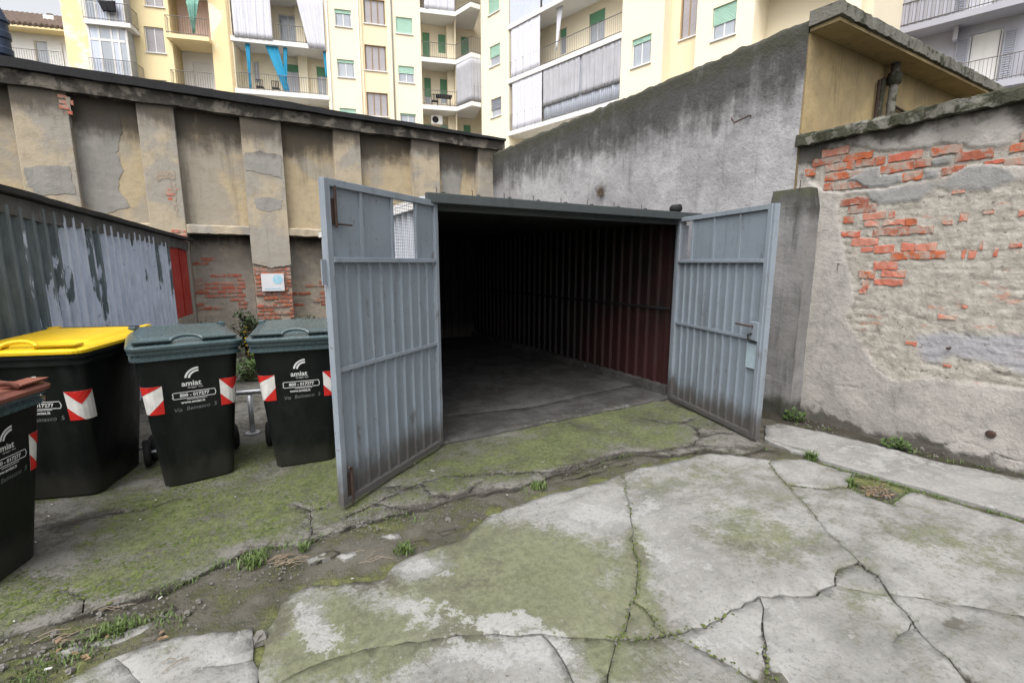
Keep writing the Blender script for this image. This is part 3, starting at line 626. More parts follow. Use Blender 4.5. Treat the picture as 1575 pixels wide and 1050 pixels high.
# coping: rough mossy slab
def rough_bar(name, mat, parent, p0, p1, w0, w1, h0, h1, seg=90, amp=.012, seed=0, axis='y'):
    r = np.random.RandomState(seed); rings = []
    for k in range(seg + 1):
        t = k / seg; j = lambda a=1.0: (fbm(t * seg * .47 + r.rand() * .02, seed + a * 3.7, 3) - .5) * 2 * amp
        q = p0 + (p1 - p0) * t; e = .02
        pr = [(w0 + j(1), h0 + j(2)), (w1, h0), (w1, h1 + j(3)), (w0 + e + j(4), h1 + j(5)), (w0 + j(6), h1 - e + j(7))]
        rings.append([(a, q, b) if axis == 'y' else (q, a, b) for a, b in pr])
    return MB().loft(rings).build(name, mat, parent)
rough_bar('coping', MAT['moss_concrete'], bw, -4, 2.74, XW - .085, XW + .4, 2.60, 2.70, 260, .02, 4)
BR = [(310,380,455,345,22),(255,425,415,400,20),(418,400,585,375,18),(325,455,485,430,25),(493,430,595,415,20),(597,412,650,408,20),(665,405,855,365,27),(895,370,1070,335,27),(622,462,800,435,26),(808,435,905,412,24),(1025,400,1240,360,28),(740,505,855,480,26),(955,475,1090,445,22),(325,505,440,485,20),(440,495,530,470,16),(318,553,378,545,22),(382,548,560,538,20),(215,480,275,465,24),(1320,350,1420,330,24),(1290,425,1420,405,22),(1185,425,1290,408,12),(655,300,685,295,16),(740,275,795,262,16),(940,250,1050,232,18),(860,212,895,205,14),(1250,125,1390,95,22),(1380,275,1430,270,26),(410,640,565,622,20),(450,680,608,660,22),(425,735,480,715,24),(530,715,655,700,18),(670,705,705,695,20),(540,755,625,745,16),(760,742,825,735,18),(585,800,725,785,22),(728,790,915,775,24),(470,850,615,842,22),(590,890,700,880,22),(735,880,812,868,22),(815,880,930,870,18),(680,930,775,915,22),(780,922,980,912,24),(590,985,720,965,24),(510,1028,600,1020,24),(1050,720,1095,712,22),(1100,918,1140,910,24),(1065,915,1085,912,22),(415,815,520,795,14),(630,1030,760,1010,18),(1370,695,1420,690,16),(640,750,760,735,16),(1160,870,1180,860,22),(1235,905,1258,900,20),(520,890,590,885,14),(1320,870,1390,858,14),(1180,690,1240,684,8),(960,745,1015,738,10),(1010,582,1080,575,8)]
BR2 = [(405,10,470,5,12),(465,40,592,38,12),(415,50,445,48,20),(405,80,435,72,12),(735,190,820,185,10),(600,300,650,295,8),(760,395,795,392,7),(840,145,862,143,7)]
def brick_mesh(L, h, d, r):
    j = lambda s=.004: r.uniform(-s, s); e = .006
    bk = [(-L / 2, -h / 2), (L / 2, -h / 2), (L / 2, h / 2), (-L / 2, h / 2)]
    nseg = max(2, int(L / .03)); lo = [(-L / 2 + L * k / nseg) for k in range(nseg + 1)]
    ring = [(x + j(.004), -h / 2 + j(.007)) for x in lo] + [(x + j(.004), h / 2 + j(.007)) for x in reversed(lo)]
    c0 = (0, 0); V = []; n = len(ring)
    for s, dep in ((1, .03), (1, -d * .55), (.93, -d)):
        for (a, b) in ring:
            V.append((dep + (j(.0015) if dep < 0 else 0), a * (1 - (1 - s) * min(1, .05 / max(L, .05))) if s < 1 else a, b * (s if s == 1 else .82)))
    F = []
    for k in range(2):
        for i in range(n): F.append((k * n + i, k * n + (i + 1) % n, (k + 1) * n + (i + 1) % n, (k + 1) * n + i))
    hh = nseg + 1
    for i in range(nseg): F.append((2 * n + i, 2 * n + i + 1, 2 * n + n - 2 - i, 2 * n + n - 1 - i))
    return V, F
rb = random.Random(11)
for k, (L, f, sc) in enumerate([(q, W1, 3.5) for q in BR] + [(q, W2, 2.763) for q in BR2]):
    p = f(L[0], L[1]); q = f(L[2], L[3]); mid_ = (p + q) / 2
    hz = abs(f((L[0] + L[2]) / 2, (L[1] + L[3]) / 2 - L[4]).z - mid_.z) * 2
    V, Fc = brick_mesh(abs(p.y - q.y) * .985, min(max(hz, .018), .066), .004 if k > 26 else .008, rb)
    mm = MB().add([(v[0] + XW + (.013 if k < 27 else .003) + rb.uniform(-.002, .003), v[1] + mid_.y, v[2] + mid_.z) for v in V], Fc)
    b = mm.build('brick', MAT['dull_brick'] if (L[4] <= 14 or k >= 44 or (k > 29 and rb.random() < .5) or k in (0, 22, 23, 24, 25, 30, 31, 32) or rb.random() < .12) else MAT['brick'], bw)
# iron pegs in the wall
MB().tube([W2(790, 318) + Vector((.02, 0, 0)), W2(785, 316) + Vector((-.03, 0, -.005))], .009, 6).build('peg', MAT['rust'], bw)
MB().tube([W1(405, 965) + Vector((.02, 0, 0)), W1(405, 965) + Vector((-.03, 0, 0)), W1(405, 1000) + Vector((-.035, 0, 0))], .004, 6).build('peg', MAT['rust'], bw)
MB().lathe([(.001, 0), (.022, .0), (.03, .01), (.028, .03), (.001, .03)], tuple(W2(965, 683) + Vector((-.02, 0, 0))), 12, 'x').build('pipe_stub', MAT['rust'], bw)

# ================================================================== OUTBUILDING with the grey plastered side
ob = empty('outbuilding', (4.78, 5, 0)); tag(ob, 'grey plastered outbuilding with yellow end wall and mossy flat roof', 'building')
gy = np.arange(2.745, 9.6, .045); gz = np.arange(-.1, 3.76, .045)
Y2, Z2 = np.meshgrid(gy, gz); y, z = Y2.ravel(), Z2.ravel()
z2 = np.where(z > 3.70, z + (fbm(y * 7, y * 0, 4) - .5) * .06, z)
xr = 4.78 + (fbm(y * 3, z * 3, 4) - .5) * .02 + (fbm(y * 16, z * 16, 3) - .5) * .006
n1, n2 = len(gy), len(gz); I = np.arange(n1 * n2).reshape(n2, n1)
m = MB(); m.v = np.c_[xr, y, z2].tolist(); m.f = np.stack([I[:-1, :-1], I[1:, :-1], I[1:, 1:], I[:-1, 1:]], -1).reshape(-1, 4).tolist(); m.mi = [0] * len(m.f)
top = I[-1]; b0 = len(m.v); m.v += [(5.05, q, 3.76) for q in gy]
m.f += [(int(top[i]), b0 + i, b0 + i + 1, int(top[i + 1])) for i in range(n1 - 1)]; m.mi = [0] * len(m.f)
m.build('side_wall', MAT['gray_wall'], ob, smooth=True)
boxo('core', MAT['gray_wall'], ob, 4.82, 5.04, 2.78, 9.55, -.1, 3.72)
boxo('end_wall', MAT['yellow_side'], ob, 4.815, 11.0, 2.745, 2.90, -.1, 3.62)
boxo('side_core', MAT['yellow_side'], ob, 5.1, 11.0, 2.95, 9.5, 0, 3.60)
rough_bar('roof_slab', MAT['moss_concrete'], ob, 4.765, 11.2, 2.46, 2.74, 3.655, 3.775, 220, .014, 8, axis='x')
boxo('roof_deck', MAT['moss_concrete'], ob, 5.0, 11.2, 2.742, 9.6, 3.66, 3.772)
boxo('soffit', MAT['yellow_side'], ob, 4.80, 11.0, 2.49, 2.743, 3.62, 3.65)
pp = ony(1372, 150, 2.66)
pipe = MB().tube([(pp.x, 2.66, 2.2), (pp.x, 2.66, 3.62)], .04, 14).build('drain_pipe', MAT['moss_concrete'], ob, smooth=True)
MB().lathe([(.045, 0), (.065, .01), (.07, .08), (.06, .12), (.045, .12)], (pp.x, 2.66, ony(1372, 130, 2.66).z), 14).build('collar', MAT['moss_concrete'], pipe, smooth=True)
MB().box(pp.x - .16, pp.x - .09, 2.70, 2.744, 2.2, 3.45).build('drain_pipe', MAT['moss_concrete'], ob)
MB().tube([(pp.x - .2, 2.71, 2.2), (pp.x - .2, 2.71, 3.42), (pp.x - .12, 2.71, 3.46)], .016, 8).build('drain_pipe', MAT['rust'], ob)
MB().tube([(pp.x + .08, 2.72, 3.25), (pp.x + .9, 2.72, 3.18)], .014, 8).build('cable', MAT['rust'], ob)
# buttress post
bt = empty('buttress', (4.7, 2.68, 0)); tag(bt, 'weathered concrete buttress post standing behind the open right door', 'post')
m = MB(); rings = []
for k in range(28):
    h = -.1 + 2.3 * k / 27; j = lambda s: (fbm(h * 4, s, 3) - .5) * .02; t = .0 if k < 26 else .02 * (k - 25)
    rings.append([(4.625 + t + j(1.1), 2.49 + t + j(2.2), h), (4.625 + t + j(3.3), 2.88, h), (4.82, 2.88, h), (4.82, 2.49 + t + j(5), h)])
m.loft(rings); m.build('shaft', MAT['buttress'], bt)
MB().tube([(4.66, 2.62, 2.18), (4.665, 2.62, 2.27)], .004, 6).build('iron_rod', MAT['rust'], bt)
# hooked bar on grey wall
hk = MB().tube([onx(1157, 179, 4.80), onx(1157, 179, 4.80) + Vector((-.05, 0, 0)), onx(1129, 189, 4.70), onx(1125, 182, 4.70)], .008, 8).build('iron_hook', MAT['rust'])
tag(hk, 'bent rusty iron hook sticking out of the grey wall', 'hook')

# ================================================================== BACK WALL with pilasters
YP, YN, YB, YL = 9.0, 9.13, 8.95, 9.42
pw = empty('pilaster_wall', (1, YP, 0)); tag(pw, 'tall ochre yard wall with pilasters, niches and black capping', 'wall')
ux = lambda u, v=200, Y=YP: ony(u, v, Y).x
PIL = [(-150, -90), (22, 109), (213, 270), (370, 432), (512, 553), (632, 675), (735, 775)]
PX = [(ux(a), ux(b)) for a, b in PIL]; PX[-1] = (PX[-1][0], 5.0)
ZB = ony(110, 143, YP).z; ZT = ony(300, 142, YB).z
LEDGE = ony(385, 352, YP).z
r = random.Random(5)
for k, (a, b) in enumerate(PX):
    if k == 3:
        zb = ony(415, 412, YP).z; nn = 14; bot = [(a + (b - a) * i / nn, zb + .07 * abs(i / nn - .5) * 2 * (1 if i < nn / 2 else .8) + r.uniform(-.012, .012)) for i in range(nn + 1)]
        m = MB(); top = [(x, ZB + .05) for x, _ in bot]
        vs = [(x, YP, q) for x, q in bot] + [(x, YP, q) for x, q in top] + [(x, YP + .05, q) for x, q in bot] + [(x, YP + .05, q) for x, q in top]
        N1 = nn + 1; fs = []
        for i in range(nn): fs += [(i, i + 1, N1 + i + 1, N1 + i), (i + 1, i, 2 * N1 + i, 2 * N1 + i + 1)]
        fs += [(0, N1, 3 * N1, 2 * N1), (nn, 2 * N1 + nn, 3 * N1 + nn, N1 + nn)]
        o = m.add(vs, fs).build('pilaster', MAT['pilaster'], pw)
        MB().box(a + .01, b - .01, YP + .035, YL + .02, -.1, ZB + .04).build('pilaster_core', MAT['mortar'], pw)
    else:
        MB().box(a, b, YP, YL + .02, -.1, ZB + .05).build('pilaster', MAT['pilaster'], pw, bevel=.01)
for k in range(len(PX) - 1):
    a, b = PX[k][1], PX[k + 1][0]
    MB().box(a - .01, b + .01, YN, YL, LEDGE + .0, ZB + .06).build('niche_panel', MAT['niche'], pw)
    led = MB(); rough_bar('ledge', MAT['pilaster'], pw, a + .002, b - .002, YP + .03 - (.03 if k == 2 else 0), YL - .01, LEDGE - .09, LEDGE + .04, 24, .012, 30 + k, axis='x')
    MB().box(a - .01, b + .01, YL, YL + .1, -.1, LEDGE).build('low_niche', MAT['lowniche'], pw)
bx0, bx1 = PX[0][0] - 1, 5.05
xsb = np.arange(bx0, bx1 + .01, .05); rings = []
for x in xsb:
    j = lambda s: (fbm(x * 3, s * 1.7, 4) - .5) * .05
    rings.append([(x, YB + j(1), ZB + j(2) * .8), (x, YL + .3, ZB), (x, YL + .3, ZT - .06), (x, YB + j(3), ZT - .06 + j(4) * .4)])
MB().loft(rings).build('top_beam', MAT['beam'], pw)
rings = []
for x in xsb:
    j = lambda s: (fbm(x * 2.2, s * 2.7, 3) - .5) * .03; t = ZT - .05; th = .12 - .07 * min(1, max(0, (x + 1) / 5.5))
    rings.append([(x, YB - .07 + j(1), t - .005 + j(2)), (x, YL + .4, t), (x, YL + .4, t + th), (x, YB - .07 + j(1), t + th + j(3))])
MB().loft(rings).build('capping', MAT['tar'], pw)
boxo('body', MAT['mortar'], pw, bx0, 5.0, YL + .12, YL + .28, -.1, ZB + .1)
def lattice(x0, x1, z0, z1, Y, prob, seed, mat, parent, dep=.012):
    r = random.Random(seed); row = 0; zc = z0 + .03
    while zc < z1:
        x = x0 - (.12 if row % 2 else 0) + r.uniform(-.02, .02)
        while x < x1:
            L = r.choice((.23, .23, .12, .22)); a, b = max(x, x0), min(x + L, x1)
            if b - a > .05 and r.random() < prob((a + b) / 2, zc):
                V, Fc = brick_mesh((b - a) * .95, .054 * r.uniform(.8, 1.05), dep * r.uniform(.5, 1.5), r)
                MB().add([(v[1] + (a + b) / 2, v[0] + Y, v[2] + zc) for v in V], [f[::-1] for f in Fc]).build('brick', mat if r.random() < .8 else MAT['dull_brick'], parent)
            x += L + .012
        zc += .068; row += 1
lattice(PX[2][1], PX[3][0] - .12, .72, 1.62, YL, lambda x, z: .12 if z > 1.33 else (.62 if z > 1.0 else .75 if z > .85 else .45), 3, MAT['dull_brick'], pw)
lattice(PX[3][0] + .012, PX[3][1] - .012, .55, 1.40, YP + .035, lambda x, z: .95, 4, MAT['brick'], pw, .02)
lattice(PX[3][1], PX[4][0], .72, 1.32, YL, lambda x, z: .15 if z > 1.12 else .55, 6, MAT['dull_brick'], pw)
lattice(PX[2][0] + .25, PX[2][1] - .01, 1.75, 2.0, YP + .004, lambda x, z: .7, 7, MAT['dull_brick'], pw, .012)
for (u, v, n_) in ((105, 163, 4), (95, 155, 3), (262, 270, 2), (268, 300, 3)):
    p = ony(u, v, YP)
    lattice(p.x - .1, p.x + .06, p.z - .03 * n_, p.z + .03 * n_, YP + .004, lambda x, z: .6, u, MAT['dull_brick'], pw, .008)
# cement patches and flaked plaster on the back wall
def cpatch(name, pts, Y, mat, parent, th=.012, amp=.02, seed=0):
    P_ = [ony(u, v, Y) for u, v in pts]; L_ = rough_line([(p.x, p.z) for p in P_], .05, amp, True, seed); n_ = len(L_)
    if sum(a[0] * b[1] - b[0] * a[1] for a, b in zip(L_, L_[1:] + L_[:1])) < 0: L_ = L_[::-1]
    MB().add([(x, Y - th, q) for x, q in L_] + [(x, Y + .01, q) for x, q in L_], [tuple(range(n_))] + [(i, n_ + i, n_ + (i + 1) % n_, (i + 1) % n_) for i in range(n_)]).build(name, mat, parent)
cpatch('cement_patch', [(37, 258), (80, 254), (106, 256), (117, 298), (60, 300), (42, 285)], YP, MAT['lip'], pw, .006, .012, 1)
cpatch('cement_patch', [(120, 170), (150, 178), (182, 172), (188, 205), (178, 235), (190, 262), (182, 290), (200, 318), (150, 335), (124, 300), (118, 230)], YN, MAT['lip'], pw, .006, .02, 2)
cpatch('cement_patch', [(391, 305), (412, 303), (434, 308), (432, 322), (410, 325), (394, 320)], YP, MAT['lip'], pw, .005, .01, 3)
cpatch('cement_patch', [(376, 235), (400, 232), (433, 240), (434, 275), (415, 268), (378, 262)], YP, MAT['lip'], pw, .006, .015, 4)
cpatch('cement_patch', [(677, 240), (705, 236), (712, 262), (706, 300), (680, 296)], YN, MAT['lip'], pw, .006, .02, 5)
cpatch('flaked_plaster', [(240, 268), (252, 262), (269, 264), (270, 278), (255, 275), (243, 280)], YP, MAT['mortar'], pw, .004, .012, 6)
cpatch('flaked_plaster', [(99, 148), (108, 150), (110, 172), (104, 168)], YP, MAT['mortar'], pw, .004, .01, 7)
cpatch('flaked_plaster', [(262, 280), (270, 282), (273, 326), (267, 322)], YP, MAT['mortar'], pw, .004, .012, 8)
# sign plate
s0, s1 = ony(401, 421, YP - .03), ony(438, 447, YP - .03)
sg = boxo('wall_sign', MAT['sign_white'], None, s0.x, s1.x, YP - .035, YP - .012, s1.z, s0.z); tag(sg, 'small white sign with a blue round mark on the brick pilaster', 'sign')
sw, sh = s1.x - s0.x, s0.z - s1.z
MB().lathe([(.001, 0), (sh * .26, 0), (sh * .26, -.003), (.001, -.003)], (s0.x + sw * .72, YP - .0352, s1.z + sh * .66), 24, 'y').build('emblem', MAT['sign_blue'], sg)
MB().lathe([(.001, 0), (sh * .05, 0), (sh * .05, -.002), (.001, -.002)], (s0.x + sw * .66, YP - .0385, s1.z + sh * .75), 12, 'y').build('emblem_gap', MAT['sign_white'], sg)
m = MB()
for k in range(16):
    a = s0.x + sw * (.14 + .045 * k); m.box(a, a + sw * .03, YP - .0375, YP - .0352, s1.z + sh * .1, s1.z + sh * (.15 + .04 * ((k * 7) % 3) / 2))
m.build('lettering', MAT['sign_blue'], sg)

# ================================================================== GARAGE
def corr(m, p0, p1, z0, z1, pitch, depth, side, kind='trap', zt=None):
    """corrugated sheet from p0 to p1 (xy), bulging by depth to 'side'"""
    p0 = Vector(p0); p1 = Vector(p1); d = (p1 - p0); L = d.length; d.normalize(); q = Vector((-d.y, d.x)) * side
    prof = [(0, 0), (.55, 0), (.65, 1), (.9, 1)] if kind == 'trap' else [(0, 0), (.8, 0), (.85, 1), (.95, 1)] if kind == 'rib' else [(i / 8, .5 - .5 * math.cos(2 * math.pi * i / 8)) for i in range(8)]
    pts = []; k = 0
    while k * pitch < L:
        for a, h in prof:
            t = (k + a) * pitch
            if t <= L: pts.append((t, h))
        k += 1
    pts.append((L, 0)); vs = []
    for t, h in pts:
        a = p0 + d * t + q * h * depth; zz_ = z1 if zt is None else z1 + (zt - z1) * t / L
        vs += [(a.x, a.y, z0), (a.x, a.y, zz_)]
    return m.add(vs, [(2 * i, 2 * i + 2, 2 * i + 3, 2 * i + 1) for i in range(len(pts) - 1)])
GX0, GX1, GY0, GY1, GH = 1.34, 4.22, 3.56, 8.75, 1.99
ga = empty('metal_garage', (2.75, GY0, 0)); tag(ga, 'open corrugated metal garage with grey double doors and dark interior', 'garage')
corr(MB(), (GX0, GY0), (GX0, GY1), 0, GH + .03, .16, .03, 1).build('side_wall', MAT['pale_sheet'], ga, solid=.003)
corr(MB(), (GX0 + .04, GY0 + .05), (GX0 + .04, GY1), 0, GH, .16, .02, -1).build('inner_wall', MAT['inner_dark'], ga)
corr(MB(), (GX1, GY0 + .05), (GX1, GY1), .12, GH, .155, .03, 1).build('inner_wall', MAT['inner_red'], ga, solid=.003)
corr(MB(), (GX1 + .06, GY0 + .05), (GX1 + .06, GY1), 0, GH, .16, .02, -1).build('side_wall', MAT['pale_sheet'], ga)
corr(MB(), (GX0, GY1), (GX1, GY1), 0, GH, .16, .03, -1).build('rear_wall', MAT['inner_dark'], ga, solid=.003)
MB().box(GX1 - .045, GX1 - .034, GY0 + .1, GY1, .985, 1.01).build('girt', MAT['inner_dark'], ga)
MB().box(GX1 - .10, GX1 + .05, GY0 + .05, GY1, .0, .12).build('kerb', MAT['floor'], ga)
for zc in (.5, 1.2, 1.75): pass
m = MB()
xsr = np.linspace(GX0 - .06, GX1 + .14, 160)
vs = []
for x in xsr:
    h = GH + .0 + .012 * math.sin((x - GX0) * 2 * math.pi / .177)
    vs += [(x, GY0 - .08, h), (x, GY1 + .1, h + .0)]
m.add(vs, [(2 * i, 2 * i + 1, 2 * i + 3, 2 * i + 2) for i in range(len(xsr) - 1)])
roof = m.build('roof', MAT['shed_roof'], ga, solid=.006)
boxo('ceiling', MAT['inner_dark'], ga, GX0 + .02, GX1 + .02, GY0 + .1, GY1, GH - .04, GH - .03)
boxo('fascia', MAT['fascia'], ga, GX0 - .07, GX1 + .12, GY0 - .13, GY0 - .085, GH - .045, GH + .03, bevel=.006)
boxo('lintel', MAT['fascia'], ga, GX0, GX1 + .02, GY0 - .01, GY0 + .05, GH - .085, GH - .022)
boxo('post', MAT['door_frame'], ga, GX0 - .01, GX0 + .055, GY0 - .01, GY0 + .045, 0, GH - .087)
boxo('post', MAT['door_frame'], ga, GX1 - .075, GX1 + .06, GY0 - .01, GY0 + .045, 0, GH - .087)
boxo('trim', MAT['bl_white'], ga, GX0 - .06, GX0 - .035, GY0 + .1, GY1, GH - .06, GH + .02)
for u in (679, 733, 781, 825, 867, 907, 948, 990):
    p = ony(u, 300, GY0 - .02)
    bo = MB().lathe([(.001, .016), (.016, .012), (.02, 0), (.02, -.03), (.001, -.03)], (p.x, GY0 - .05, GH + .035), 10).build('bolt_cap', MAT['black_rubber'], roof, smooth=True)
    MB().tube([(p.x - .05, GY0 - .05, GH + .0), (p.x - .05, GY0 - .05, GH + .075), (p.x - .06, GY0 - .05, GH + .08)], .0028, 5).build('hook_bolt', MAT['rust'], roof)
p = ony(1035, 318, GY0 - .02); MB().lathe([(.001, -.09), (.04, -.09), (.042, 0), (.03, .02), (.001, .02)], (p.x, GY0 - .02, GH + .07), 14, 'y').build('pipe_end', MAT['black_rubber'], roof, smooth=True)
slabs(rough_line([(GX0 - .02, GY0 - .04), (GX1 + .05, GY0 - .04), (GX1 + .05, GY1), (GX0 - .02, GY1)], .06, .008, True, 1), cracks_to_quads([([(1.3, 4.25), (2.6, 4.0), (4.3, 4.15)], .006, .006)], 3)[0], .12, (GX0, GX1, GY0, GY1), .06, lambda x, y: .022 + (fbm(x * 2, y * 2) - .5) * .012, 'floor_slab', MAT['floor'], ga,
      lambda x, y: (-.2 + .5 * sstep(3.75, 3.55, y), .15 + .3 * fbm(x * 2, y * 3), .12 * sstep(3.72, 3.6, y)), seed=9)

def leaf(hinge, end, panels, mesh_i, nrib, side, z0=.03, z1=1.965, zr=1.535, zm=.875):
    """door leaf: ex runs from hinge to free end, ey is the inner (seen) face"""
    h = Vector((hinge[0], hinge[1], 0)); e = Vector((end[0], end[1], 0)); L = (e - h).length; ex = (e - h).normalized(); ez = Vector((0, 0, 1))
    ey = Vector((-ex.y, ex.x, 0)) * side
    B = lambda m, *a: m.obox(h, ex, ey, ez, *a)
    m = MB(); w = .042
    B(m, 0, w, -.02, .022, z0, z1); B(m, L - w, L, -.02, .022, z0, z1); B(m, w, L - w, -.02, .022, z1 - w, z1); B(m, w, L - w, -.02, .022, z0, z0 + w)
    o = m.build('door', MAT['door_frame'], ga, bevel=.003)
    m = MB(); B(m, w, L - w, -.006, .026, zr - .03, zr); m.build('rail', MAT['door_frame'], o, bevel=.003)
    m = MB(); B(m, w, L - w, -.004, .014, zm - .012, zm + .012); m.build('rail', MAT['door_frame'], o)
    xs_ = [w] + [L * p for p in panels] + [L - w]
    for i in range(len(xs_) - 1):
        a, b = xs_[i], xs_[i + 1]
        if i == mesh_i:
            m = MB(); k = a + .012
            while k < b - .012: m.tube([h + ex * k + ez * zr, h + ex * k + ez * (z1 - w)], .0013, 4); k += .021
            k = zr + .02
            while k < z1 - w: m.tube([h + ex * a + ez * k + ey * .002, h + ex * b + ez * k + ey * .002], .0013, 4); k += .021
            m.build('wire_mesh', MAT['wire'], o)
        else:
            m = MB(); B(m, a + .001, b - .001, -.006, -.001, zr, z1 - w + .001); m.build('panel', MAT['door_paint'], o)
        if i:
            m = MB(); B(m, a - .011, a + .011, -.007, .012, zr + .001, z1 - w); m.build('divider', MAT['door_frame'], o)
    p0 = h + ex * w - ey * .012; p1 = h + ex * (L - w) - ey * .012
    s_ = corr(MB(), p0[:2], p1[:2], z0 + w, zr - .03, (L - 2 * w) / nrib, .018, side, 'rib').build('ribbed_sheet', MAT['door_paint'], o, solid=.002)
    for zz_ in (.35, 1.75):
        MB().tube([h - ex * .012 + ez * (zz_ - .06), h - ex * .012 + ez * (zz_ + .06)], .013, 8).build('hinge', MAT['door_frame'], o)
    return o, (lambda a, b, c: h + ex * a + ey * b + ez * c), L, ex, ey, ez, h
dl, P, L, ex, ey, ez, h = leaf((1.36, 3.50), (.445, 2.845), (.235, .475, .735), 1, 10, 1)
dl['label'] = 'left grey door leaf swung outward beside the bins'
m = MB(); m.obox(h, ex, ey, ez, L, L + .035, -.004, .004, 1.38, 1.52); m.build('lock_tab', MAT['door_frame'], dl)
m = MB(); m.obox(h, ex, ey, ez, L - .10, L - .055, .0, .012, .06, .22); m.build('bolt_plate', MAT['rust'], dl)
m = MB(); m.tube([P(L - .078, .022, .02), P(L - .078, .022, .25), P(L - .055, .03, .27)], .009, 8); m.build('slide_bolt', MAT['rust'], dl)
m = MB(); m.obox(h, ex, ey, ez, L - .10, L - .055, .0, .01, 1.72, 1.86); m.build('bolt_plate', MAT['rust'], dl)
m = MB(); m.tube([P(L - .078, .02, 1.70), P(L - .078, .02, 1.93)], .008, 8); m.tube([P(L - .078, .02, 1.72), P(L - .19, .03, 1.72)], .006, 6); m.build('slide_bolt', MAT['rust'], dl)
dr, P, L, ex, ey, ez, h = leaf((4.06, 3.49), (3.705, 2.265), (.19, .45, .72), 0, 11, -1)
dr['label'] = 'right grey door leaf swung outward towards the brick wall'
m = MB(); m.obox(h, ex, ey, ez, L - .14, L - .03, .0, .03, .86, 1.02); m.build('lock_case', MAT['door_frame'], dr, bevel=.004)
m = MB(); m.tube([P(L - .09, .03, .985), P(L - .09, .07, .985), P(L - .24, .075, .99)], .008, 8); m.build('lever', MAT['rust'], dr)
m = MB(); m.tube([P(L - .10, .03, .92), P(L - .10, .065, .91), P(L - .09, .065, .87), P(L - .03, .06, .865)], .009, 8); m.build('lever', MAT['black_rubber'], dr)
m = MB(); m.obox(h, ex, ey, ez, L - .165, L - .05, .003, .009, .62, .83); m.build('notice', MAT['sticker_blue'], dr)
m = MB(); m.obox(h, ex, ey, ez, L - .002, L + .022, -.035, .012, .03, 1.965); m.build('edge_strip', MAT['door_frame'], dr)

# ================================================================== SHED ON THE LEFT
sA, sB = Vector((-1.38, 4.55)), Vector((-.63, 8.96)); sd_ = (sB - sA).normalized(); sn = Vector((sd_.y, -sd_.x))
sh = empty('metal_shed', (sA.x, sA.y, 0)); tag(sh, 'low corrugated shed with peeling pale grey paint behind the bins', 'shed')
dz = lambda t: 2.0 + (1.84 - 2.0) * t
end = sA + (sB - sA) * .80
st = sA - sd_ * .9
corr(MB(), st[:], end[:], .0, 1.98, .15, .032, -1, 'trap', zt=1.80).build('ribbed_wall', MAT['peel'], sh, smooth=False, solid=.003)
red = MB(); pA = end + sd_ * .01; pB = sB
for (t0, t1, o_) in ((0, .52, 0), (.52, .6, .04), (.6, 1, 0)):
    a = pA.lerp(pB, t0) - sn * o_; b = pA.lerp(pB, t1) - sn * o_
    red.obox((a.x, a.y, 0), Vector((sd_.x, sd_.y, 0)), Vector((sn.x, sn.y, 0)), Vector((0, 0, 1)), 0, (b - a).length, -.03, .0, .72, 1.80)
red.build('red_panel', MAT['red_panel'], sh)
MB().obox((pA.x, pA.y, 0), Vector((sd_.x, sd_.y, 0)), Vector((sn.x, sn.y, 0)), Vector((0, 0, 1)), 0, (pB - pA).length, -.15, .02, -.05, .715).build('brick_base', MAT['lowniche'], sh)
rings = []; rings2 = []
for k in range(61):
    t = k / 60; p = st.lerp(sB, t); zt = 1.995 - .165 * t; j = lambda s: (fbm(k * .31, s, 3) - .5) * .03
    q = p + sn * (.035 + j(1)); b = p - sn * 2.6
    rings.append([(p.x + sn.x * .03, p.y + sn.y * .03, zt - .13 + j(2)), (p.x - sn.x * .1, p.y - sn.y * .1, zt - .13), (p.x - sn.x * .1, p.y - sn.y * .1, zt), (p.x + sn.x * (.035 + j(4)), p.y + sn.y * (.035 + j(4)), zt)])
    q = p + sn * (.11 + j(1) * .8)
    rings2.append([(q.x, q.y, zt + .004 + j(3) * .3), (b.x, b.y, zt + .2), (b.x, b.y, zt + .26), (q.x, q.y, zt + .045 + j(3) * .3)])
MB().loft(rings).build('edge_beam', MAT['shed_beam'], sh); MB().loft(rings2).build('roof', MAT['shed_roof'], sh)
b0_, b1_ = sA - sd_ * .9 - sn * .12, sB - sn * .12
MB().prism([b0_[:], b1_[:], (b1_ - sn * 2.4)[:], (b0_ - sn * 2.4)[:]], -.05, 1.7).build('body', MAT['shed_beam'], sh)

# ================================================================== WHEELED BINS
def text_mesh(txt, size, shear=0.0, bold=0.0):
    cu = bpy.data.curves.new('t', 'FONT'); cu.body = txt; cu.size = size; cu.align_x = 'CENTER'; cu.shear = shear; cu.offset = bold; cu.resolution_u = 3
    ob_ = bpy.data.objects.new('t', cu); COL.objects.link(ob_)
    me = bpy.data.meshes.new_from_object(ob_.evaluated_get(bpy.context.evaluated_depsgraph_get()))
    V = [tuple(v.co) for v in me.vertices]; Fc = [tuple(p.vertices) for p in me.polygons]
    bpy.data.objects.remove(ob_); bpy.data.curves.remove(cu); bpy.data.meshes.remove(me)
    return V, Fc
TX = {'name': text_mesh('amiat', .066, 0, .0012), 'sub': text_mesh('Gruppo  Iren', .021), 'tel': text_mesh('800 - 017277', .040, 0, .0012), 'web': text_mesh('www.amiat.it', .033, 0, .0008), 'via': text_mesh('Via  Beinasco  5', .05, .25)}
BW = bpy.data
